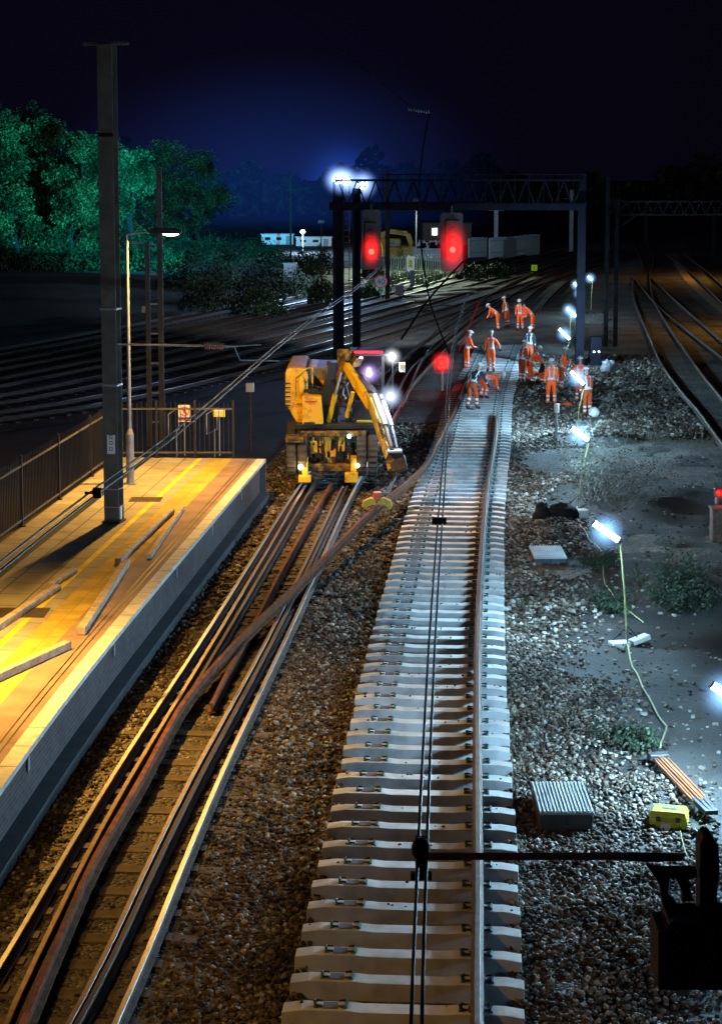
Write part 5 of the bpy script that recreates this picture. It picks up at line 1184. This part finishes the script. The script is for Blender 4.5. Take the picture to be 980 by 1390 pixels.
def roundsign(px, py, yb, r, label, txt=None, name='speed_sign'):
    p = at(px, yb, 0); z = atd(px, py, p.y).z; t = thing(name, p, label, 'sign'); MB().tube([(0, .05, 0), (0, .05, z)], .04, 8).build('post', M['galv'], t)
    D_ = MB().tube([(0, 0, z), (0, -.03, z)], r, 28).build('disc', mat('sign_face', (.35, .30, .38), .5), t); b = MB()
    for k in range(28):
        a, c = 2 * math.pi * k / 28, 2 * math.pi * (k + 1) / 28; b.add([(math.cos(a) * r, -.034, z + math.sin(a) * r), (math.cos(c) * r, -.034, z + math.sin(c) * r), (math.cos(c) * r * .82, -.034, z + math.sin(c) * r * .82), (math.cos(a) * r * .82, -.034, z + math.sin(a) * r * .82)], [(0, 1, 2, 3)])
    b.build('ring', M['red_paint'], D_)
    if txt:
        cu = bpy.data.curves.new('number', 'FONT'); cu.body = txt; cu.size = r * 1.25; cu.align_x = 'CENTER'; cu.align_y = 'CENTER'; cu.extrude = .003; cu.materials.append(M['black']); o1 = bpy.data.objects.new('number', cu); COL.objects.link(o1); bpy.context.view_layer.update(); me_ = bpy.data.meshes.new_from_object(o1.evaluated_get(bpy.context.evaluated_depsgraph_get())); bpy.data.objects.remove(o1, do_unlink=True); o = bpy.data.objects.new('number', me_); COL.objects.link(o); o.parent = D_; o.location = (0, -.045, z); o.rotation_euler = (R(90), 0, 0)
roundsign(517, 382, 412, .44, 'round speed limit sign reading 40 under the first red signal', '40')
p = at(725, 372, 0); z = atd(725, 363, p.y).z; t = thing('lineside_sign', p, 'small square yellow-green lineside sign between the far tracks', 'sign'); MB().beam((0, 0, 0), (0, 0, z), .06).build('post', M['steel_dark'], t); MB().box((0, -.05, z), (.5, .03, .5)).build('plate', emat('green_glow', (.35, .6, .02), .35), t); MB().box((0, -.075, z), (.06, .01, .3)).build('mark', M['black'], t)  # plate emits green itself in place of light falling on it
# building with a lit window
t, w, h = quadobj('brick_building', 574, 303, 640, 350, 200, 5, None, 'dim brick building with one lit window behind the second signal', 'building', z0=0.0)
MB().box((0, 3, h / 2), (w, 6, h)).build('wall', M['brick'], t); MB().box((0, 3, h + .08), (w + .3, 6.3, .16)).build('roof', M['steel_dark'], t)
wx = atd(590, 314, 200).x - t.location.x; wz = atd(590, 314, 200).z; W_ = MB().box((wx, -.02, wz), (.75, .06, .95)).build('window', M['white'], t); MB().box((wx, -.06, wz), (.5, .02, .7)).build('pane', emat('lit_pane', (1, .95, .75), 6), W_)
b = MB(); 
for k in range(20):
    c2 = atd(random.uniform(560, 600), random.uniform(330, 342), 176); b.box(c2, (random.uniform(.2, .9), .4, random.uniform(.2, .8)), Matrix.Rotation(random.uniform(0, 3), 3, 'Y'))
b.box((atd(580, 345, 176).x, 176, .7), (3.2, .8, 1.6)); tag(b.build('material_heap', M['galv'], fixn=False), 'heap of pale site materials behind the palisade fence', 'heap')
# lineside cabinets in the dark
for x, y, w_, lab in ((394, 388, 1.0, 'grey lineside cabinet among the dark shrubs'), ):
    p = at(x, y, 0); p.z = float(hgt(p.x, p.y)); t = thing('lineside_cabinet', p, lab, 'cabinet'); MB().box((0, 0, .7), (w_, .6, 1.4)).build('body', M['galv'], t, bevel=.02); MB().box((0, 0, 1.43), (w_ + .1, .7, .06)).build('lid', M['galv'], t)
# car
cpz = atd(-2, 355, 148); cx_ = -31.0; t = thing('parked_car', (cx_, 148, float(hgt(cx_, 148))), 'dark car at the left border with its headlights on', 'car')
MB().prism([(-2.1, .3), (2.15, .3), (2.2, .62), (2.0, .82), (1.2, .92), (.6, 1.38), (-.9, 1.42), (-1.7, .98), (-2.1, .92)], -.85, .85, 'y').build('body', mat('car_paint', (.03, .03, .045), .25), t, bevel=.06)
MB().prism([(1.1, .93), (.58, 1.32), (-.8, 1.36), (-1.5, .98)], -.86, .86, 'y').build('window', M['glass'], t)
for x in (-1.35, 1.4):
    for y in (-.8, .8): W_ = MB().tube([(x, y - .1, .32), (x, y + .1, .32)], .32, 18).build('wheel', M['rubber'], t); MB().tube([(x, y - .12, .32), (x, y + .12, .32)], .18, 12).build('rim', M['galv'], W_)
for y in (-.6, .6): MB().ell((2.08, y, .66), (.1, .14, .09), 10, 6).build('headlight', emat('car_head', (1, .7, .3), 14), t)

# ------------------------------------------------------------------ trees and shrubs
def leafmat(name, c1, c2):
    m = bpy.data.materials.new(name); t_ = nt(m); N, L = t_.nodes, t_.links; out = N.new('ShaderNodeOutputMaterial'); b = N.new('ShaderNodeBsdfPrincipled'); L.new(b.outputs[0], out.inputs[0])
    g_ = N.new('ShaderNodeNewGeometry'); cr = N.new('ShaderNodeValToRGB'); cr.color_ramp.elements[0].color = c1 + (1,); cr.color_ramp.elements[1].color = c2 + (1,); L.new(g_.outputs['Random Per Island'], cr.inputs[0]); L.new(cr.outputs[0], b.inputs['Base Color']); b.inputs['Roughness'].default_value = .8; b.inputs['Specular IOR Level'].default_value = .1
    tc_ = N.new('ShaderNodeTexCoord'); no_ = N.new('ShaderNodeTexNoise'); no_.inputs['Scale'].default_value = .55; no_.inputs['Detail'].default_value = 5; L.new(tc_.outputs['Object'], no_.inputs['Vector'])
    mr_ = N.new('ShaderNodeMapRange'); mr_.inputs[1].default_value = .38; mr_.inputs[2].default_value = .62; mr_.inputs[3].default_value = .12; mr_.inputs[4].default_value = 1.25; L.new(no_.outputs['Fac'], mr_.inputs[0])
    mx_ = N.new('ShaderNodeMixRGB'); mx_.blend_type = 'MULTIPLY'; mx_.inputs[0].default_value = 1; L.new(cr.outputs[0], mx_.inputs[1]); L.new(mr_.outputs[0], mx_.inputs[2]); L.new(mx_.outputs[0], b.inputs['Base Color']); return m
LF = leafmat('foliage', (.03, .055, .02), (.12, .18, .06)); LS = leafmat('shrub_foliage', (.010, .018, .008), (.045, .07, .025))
def tree(px, Y, top, w, n, label, group='trees beyond the tracks', low=0.12):
    x = atd(px, 300, Y).x; z0 = float(hgt(x, Y)); H = atd(px, top, Y).z - z0; wm = w * Y / 2500 / 2
    t = thing('tree', (x, Y, z0), label, 'tree', group)
    b = MB(); b.tube([(0, 0, -.2), (.1, 0, H * .25), (-.1, 0, H * .5), (0, 0, H * .8)], [.28, .22, .14, .04], 8)
    blobs = []
    for k in range(17):
        a = random.uniform(0, 6.28); hz = random.uniform(low, .93); env = math.sin(min(1, (1.04 - hz) / .72) * math.pi / 2) ** .8; rr = wm * env * random.uniform(.35, .8)
        c2 = Vector((math.cos(a) * rr, math.sin(a) * rr * .8, H * hz)); r = wm * random.uniform(.28, .48); blobs.append((c2, r))
        b.tube([(0, 0, H * hz * .45), c2 * .5 + Vector((0, 0, H * hz * .3)), c2], [.09, .05, .02], 5)
    b.build('trunk', M['bark'], t, fixn=False)
    N_ = n; V = np.zeros((N_, 4, 3)); ci = rng.integers(0, len(blobs), N_)
    cs = np.array([list(c2) for c2, r in blobs])[ci]; rs = np.array([r for c2, r in blobs])[ci]
    d = rng.normal(size=(N_, 3)); d /= np.linalg.norm(d, axis=1)[:, None]; rad = rs * (rng.random(N_) ** .35) * (1 + .25 * np.sin(d[:, 0] * 7 + cs[:, 0]) * np.cos(d[:, 2] * 6)); d[:, 2] *= .85
    c = cs + d * rad[:, None]; c[:, 2] = np.maximum(c[:, 2], .15)
    u = rng.normal(size=(N_, 3)); u /= np.linalg.norm(u, axis=1)[:, None]; w_ = np.cross(u, rng.normal(size=(N_, 3))); w_ /= np.linalg.norm(w_, axis=1)[:, None]; s = rng.uniform(.07, .16, N_)[:, None]
    V[:, 0] = c - u * s; V[:, 1] = c + w_ * s * .5; V[:, 2] = c + u * s; V[:, 3] = c - w_ * s * .5
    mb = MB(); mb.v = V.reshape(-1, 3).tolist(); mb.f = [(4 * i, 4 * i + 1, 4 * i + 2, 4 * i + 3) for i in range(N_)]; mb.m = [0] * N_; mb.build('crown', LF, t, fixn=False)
tree(-10, 152, 135, 130, 18000, 'big broad tree at the left border lit teal')
tree(35, 162, 150, 150,9000 * 2, 'tall dim crown filling the gap behind the border tree')
tree(62, 158, 160, 150, 18000, 'rounded teal lit tree between the border tree and the mast')
tree(112, 152, 168, 110, 14000, 'bright green tree right against the tall mast on its left side')
tree(176, 156, 200, 100, 12000, 'yellowish green tree just right of the tall mast')
tree(150, 185, 180, 150, 12000, 'darker tree behind the mast between two bright ones')
tree(222, 200, 190, 110, 13000, 'dim blue green tree behind the twin-post mast')
tree(268, 205, 200, 95, 13000, 'dim tree at the right end of the tree line')
tree(20, 146, 240, 130, 11000, 'low bushy tree in front at the left border', low=.1)
tree(95, 148, 262, 110, 10000, 'low dark bush tree below the bright crowns', low=.1)
def shrub(px, Y, top, w, n, label):
    x = atd(px, 300, Y).x; z0 = float(hgt(x, Y)); H = atd(px, top, Y).z - z0; wm = w * Y / 2500 / 2; t = thing('shrub', (x, Y, z0), label, 'shrub', 'shrubs along the far line')
    b = MB(); b2 = MB()
    for k in range(12): a = random.uniform(0, 6.28); q = random.random(); b2.tube([(0, 0, 0), (math.cos(a) * wm * q * .5, math.sin(a) * wm * q * .5, H * .5), (math.cos(a) * wm * q, math.sin(a) * wm * q, H * random.uniform(.6, 1))], [.03, .02, .01], 4)
    for k in range(n):
        a = random.uniform(0, 6.28); q = random.random() ** .6; hh = random.random() ** .8 * (1 - q * .55 + .12 * math.sin(a * 5)); c = Vector((math.cos(a) * wm * q, math.sin(a) * wm * q * .7, H * hh)); u = Vector((random.gauss(0, 1), random.gauss(0, 1), random.gauss(0, 1))).normalized(); w_ = u.orthogonal().normalized(); s = random.uniform(.07, .16); b.add([c - u * s, c + w_ * s * .5, c + u * s, c - w_ * s * .5], [(0, 1, 2, 3)])
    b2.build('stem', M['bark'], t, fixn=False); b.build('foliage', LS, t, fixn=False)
SH = [(205, 150, 312, 60), (245, 152, 306, 50), (285, 150, 308, 60), (325, 148, 312, 55), (350, 165, 318, 40), (372, 150, 328, 50), (410, 148, 334, 50), (437, 150, 330, 45), (300, 130, 345, 70), (350, 125, 355, 70), (400, 128, 358, 60), (436, 122, 372, 40), (250, 128, 340, 80), (505, 150, 352, 30), (350, 112, 385, 80), (280, 116, 368, 80), (640, 150, 355, 50), (675, 152, 352, 40), (500, 128, 385, 30)]
wd = ['lit green tip', 'short and round', 'ragged top', 'bushy', 'narrow', 'spreading', 'low', 'dense', 'wide dark', 'dark mound', 'shaded', 'small dark', 'broad shaded', 'little', 'sprawling', 'heaped', 'grassy', 'sparse', 'squat']
pl_ = ['under the dim trees', 'right of the lamp head', 'below the end of the tree line', 'left of the cabins', 'against the first cabin', 'in front of the longer cabin', 'before the blue lit cabin', 'next to the gantry leg', 'lower down the dark bank', 'in the middle of the dark bank', 'by the grey cabinet', 'near the gantry foot', 'on the bank behind the twin-post mast', 'behind the first signal', 'nearest the sweeping tracks', 'on the bank near the tracks', 'under the second signal', 'by the far fence', 'beside the speed sign']
for i_, (a, c_) in enumerate(((-5, 322), (45, 330), (90, 326), (135, 332), (175, 328), (212, 330))): shrub(a, 140, c_, 75, 1500, ['bush hiding the trunks at the left border', 'second bush along the tree bases', 'bush in front of the bright trunks', 'bush just left of the tall mast base line', 'bush right of the tall mast under the crowns', 'last bush of the row below the dim trees'][i_])
for (a, b_, c, d), w_, p_ in zip(SH, wd, pl_): shrub(a, b_, c, d, 1100, '%s shrub %s' % (w_, p_))

mist = MB().ell((0, 0, 0), 1.0, 28, 16).build('haze', glowmat('haze_glow', (.04, .17, 1), .0016, 1.2), smooth=True); mist.location = (-12, 262, 7); mist.scale = (34, 50, 19); tag(mist, 'blue haze behind the site cabins, given its own painted glow', 'haze', None, 'stuff')  # volume emits its own blue in place of scattered floodlight
def treeline():
    b = MB()
    for k in range(15000):
        x = random.uniform(-170, 170); y = 330 + random.uniform(-6, 6) + 20 * math.sin(x * .03); h = (8.5 if x > 4 else 10.5) + 2.2 * math.sin(x * .11) + 1.4 * math.sin(x * .31 + 1) + .9 * math.sin(x * .9)
        c = Vector((x, y, h * random.random() ** .6)); u = Vector((random.gauss(0, 1), random.gauss(0, 1), random.gauss(0, 1))).normalized(); w_ = u.orthogonal().normalized(); s = random.uniform(.4, 1.1); b.add([c - u * s, c + w_ * s * .6, c + u * s, c - w_ * s * .6], [(0, 1, 2, 3)])
    tag(b.build('treeline', LF, fixn=False), 'far dark treeline along the horizon', 'treeline', kind='stuff')
treeline()

# ------------------------------------------------------------------ world, moon, camera
W = bpy.data.worlds.new('World'); sc.world = W; W.use_nodes = True; N, L = W.node_tree.nodes, W.node_tree.links; N.clear()
out = N.new('ShaderNodeOutputWorld'); bg = N.new('ShaderNodeBackground'); sky = N.new('ShaderNodeTexSky'); sky.sky_type = 'NISHITA'; sky.sun_disc = False; sky.sun_elevation = R(-6); sky.sun_rotation = R(150)
tc = N.new('ShaderNodeTexCoord')
def lobe(px, py, power, col, s):
    d = ray(px, py).normalized(); dp = N.new('ShaderNodeVectorMath'); dp.operation = 'DOT_PRODUCT'; dp.inputs[1].default_value = d; L.new(tc.outputs['Generated'], dp.inputs[0])
    mx = N.new('ShaderNodeMath'); mx.operation = 'MAXIMUM'; mx.inputs[1].default_value = 0; L.new(dp.outputs['Value'], mx.inputs[0])
    p = N.new('ShaderNodeMath'); p.operation = 'POWER'; p.inputs[1].default_value = power; L.new(mx.outputs[0], p.inputs[0])
    c = N.new('ShaderNodeVectorMath'); c.operation = 'SCALE'; c.inputs[0].default_value = col; m2 = N.new('ShaderNodeMath'); m2.operation = 'MULTIPLY'; m2.inputs[1].default_value = s; L.new(p.outputs[0], m2.inputs[0]); L.new(m2.outputs[0], c.inputs['Scale']); return c.outputs[0]
def vadd(a, b):
    n = N.new('ShaderNodeVectorMath'); n.operation = 'ADD'; L.new(a, n.inputs[0]); L.new(b, n.inputs[1]); return n.outputs[0]
s1 = lobe(410, 270, 650, (.002, .0085, .052), .22); s2 = lobe(250, 150, 60, (.0012, .0008, .0035), .8); s3 = lobe(466, 246, 9000, (.01, .04, .28), 1.0)
base = N.new('ShaderNodeVectorMath'); base.operation = 'SCALE'; L.new(sky.outputs[0], base.inputs[0]); base.inputs['Scale'].default_value = .0
cst = N.new('ShaderNodeCombineXYZ'); cst.inputs[0].default_value = .0016; cst.inputs[1].default_value = .0011; cst.inputs[2].default_value = .0038
bg2 = vadd(vadd(vadd(s1, s2), s3), cst.outputs[0])
mix = N.new('ShaderNodeVectorMath'); mix.operation = 'ADD'; L.new(bg2, mix.inputs[0]); L.new(base.outputs[0], mix.inputs[1])
L.new(mix.outputs[0], bg.inputs[0]); bg.inputs[1].default_value = 1.0; L.new(bg.outputs[0], out.inputs[0])
sd = bpy.data.lights.new('moon', 'SUN'); sd.energy = .035; sd.color = (.45, .5, 1); sd.angle = R(10); so = bpy.data.objects.new('moon', sd); COL.objects.link(so); so.rotation_euler = (R(50), 0, R(-20))
cam = bpy.data.cameras.new('camera'); co = bpy.data.objects.new('camera', cam); COL.objects.link(co); co.location = (0, 0, CZ); co.rotation_euler = (math.pi / 2 - PITCH, 0, 0)
cam.sensor_fit = 'HORIZONTAL'; cam.sensor_width = 36; cam.lens = 36 * F / 980; cam.shift_y = -(695 - PPY) / 980; cam.clip_end = 4000; sc.camera = co
sc.view_settings.view_transform = 'Standard'; sc.view_settings.look = 'None'; sc.view_settings.exposure = 0
cy = sc.cycles; cy.use_denoising = True
try: cy.denoiser = 'OPENIMAGEDENOISE'
except Exception: pass
cy.max_bounces = 4; cy.diffuse_bounces = 2; cy.glossy_bounces = 2; cy.sample_clamp_indirect = 3; cy.sample_clamp_direct = 30; cy.use_light_tree = True; cy.caustics_reflective = False
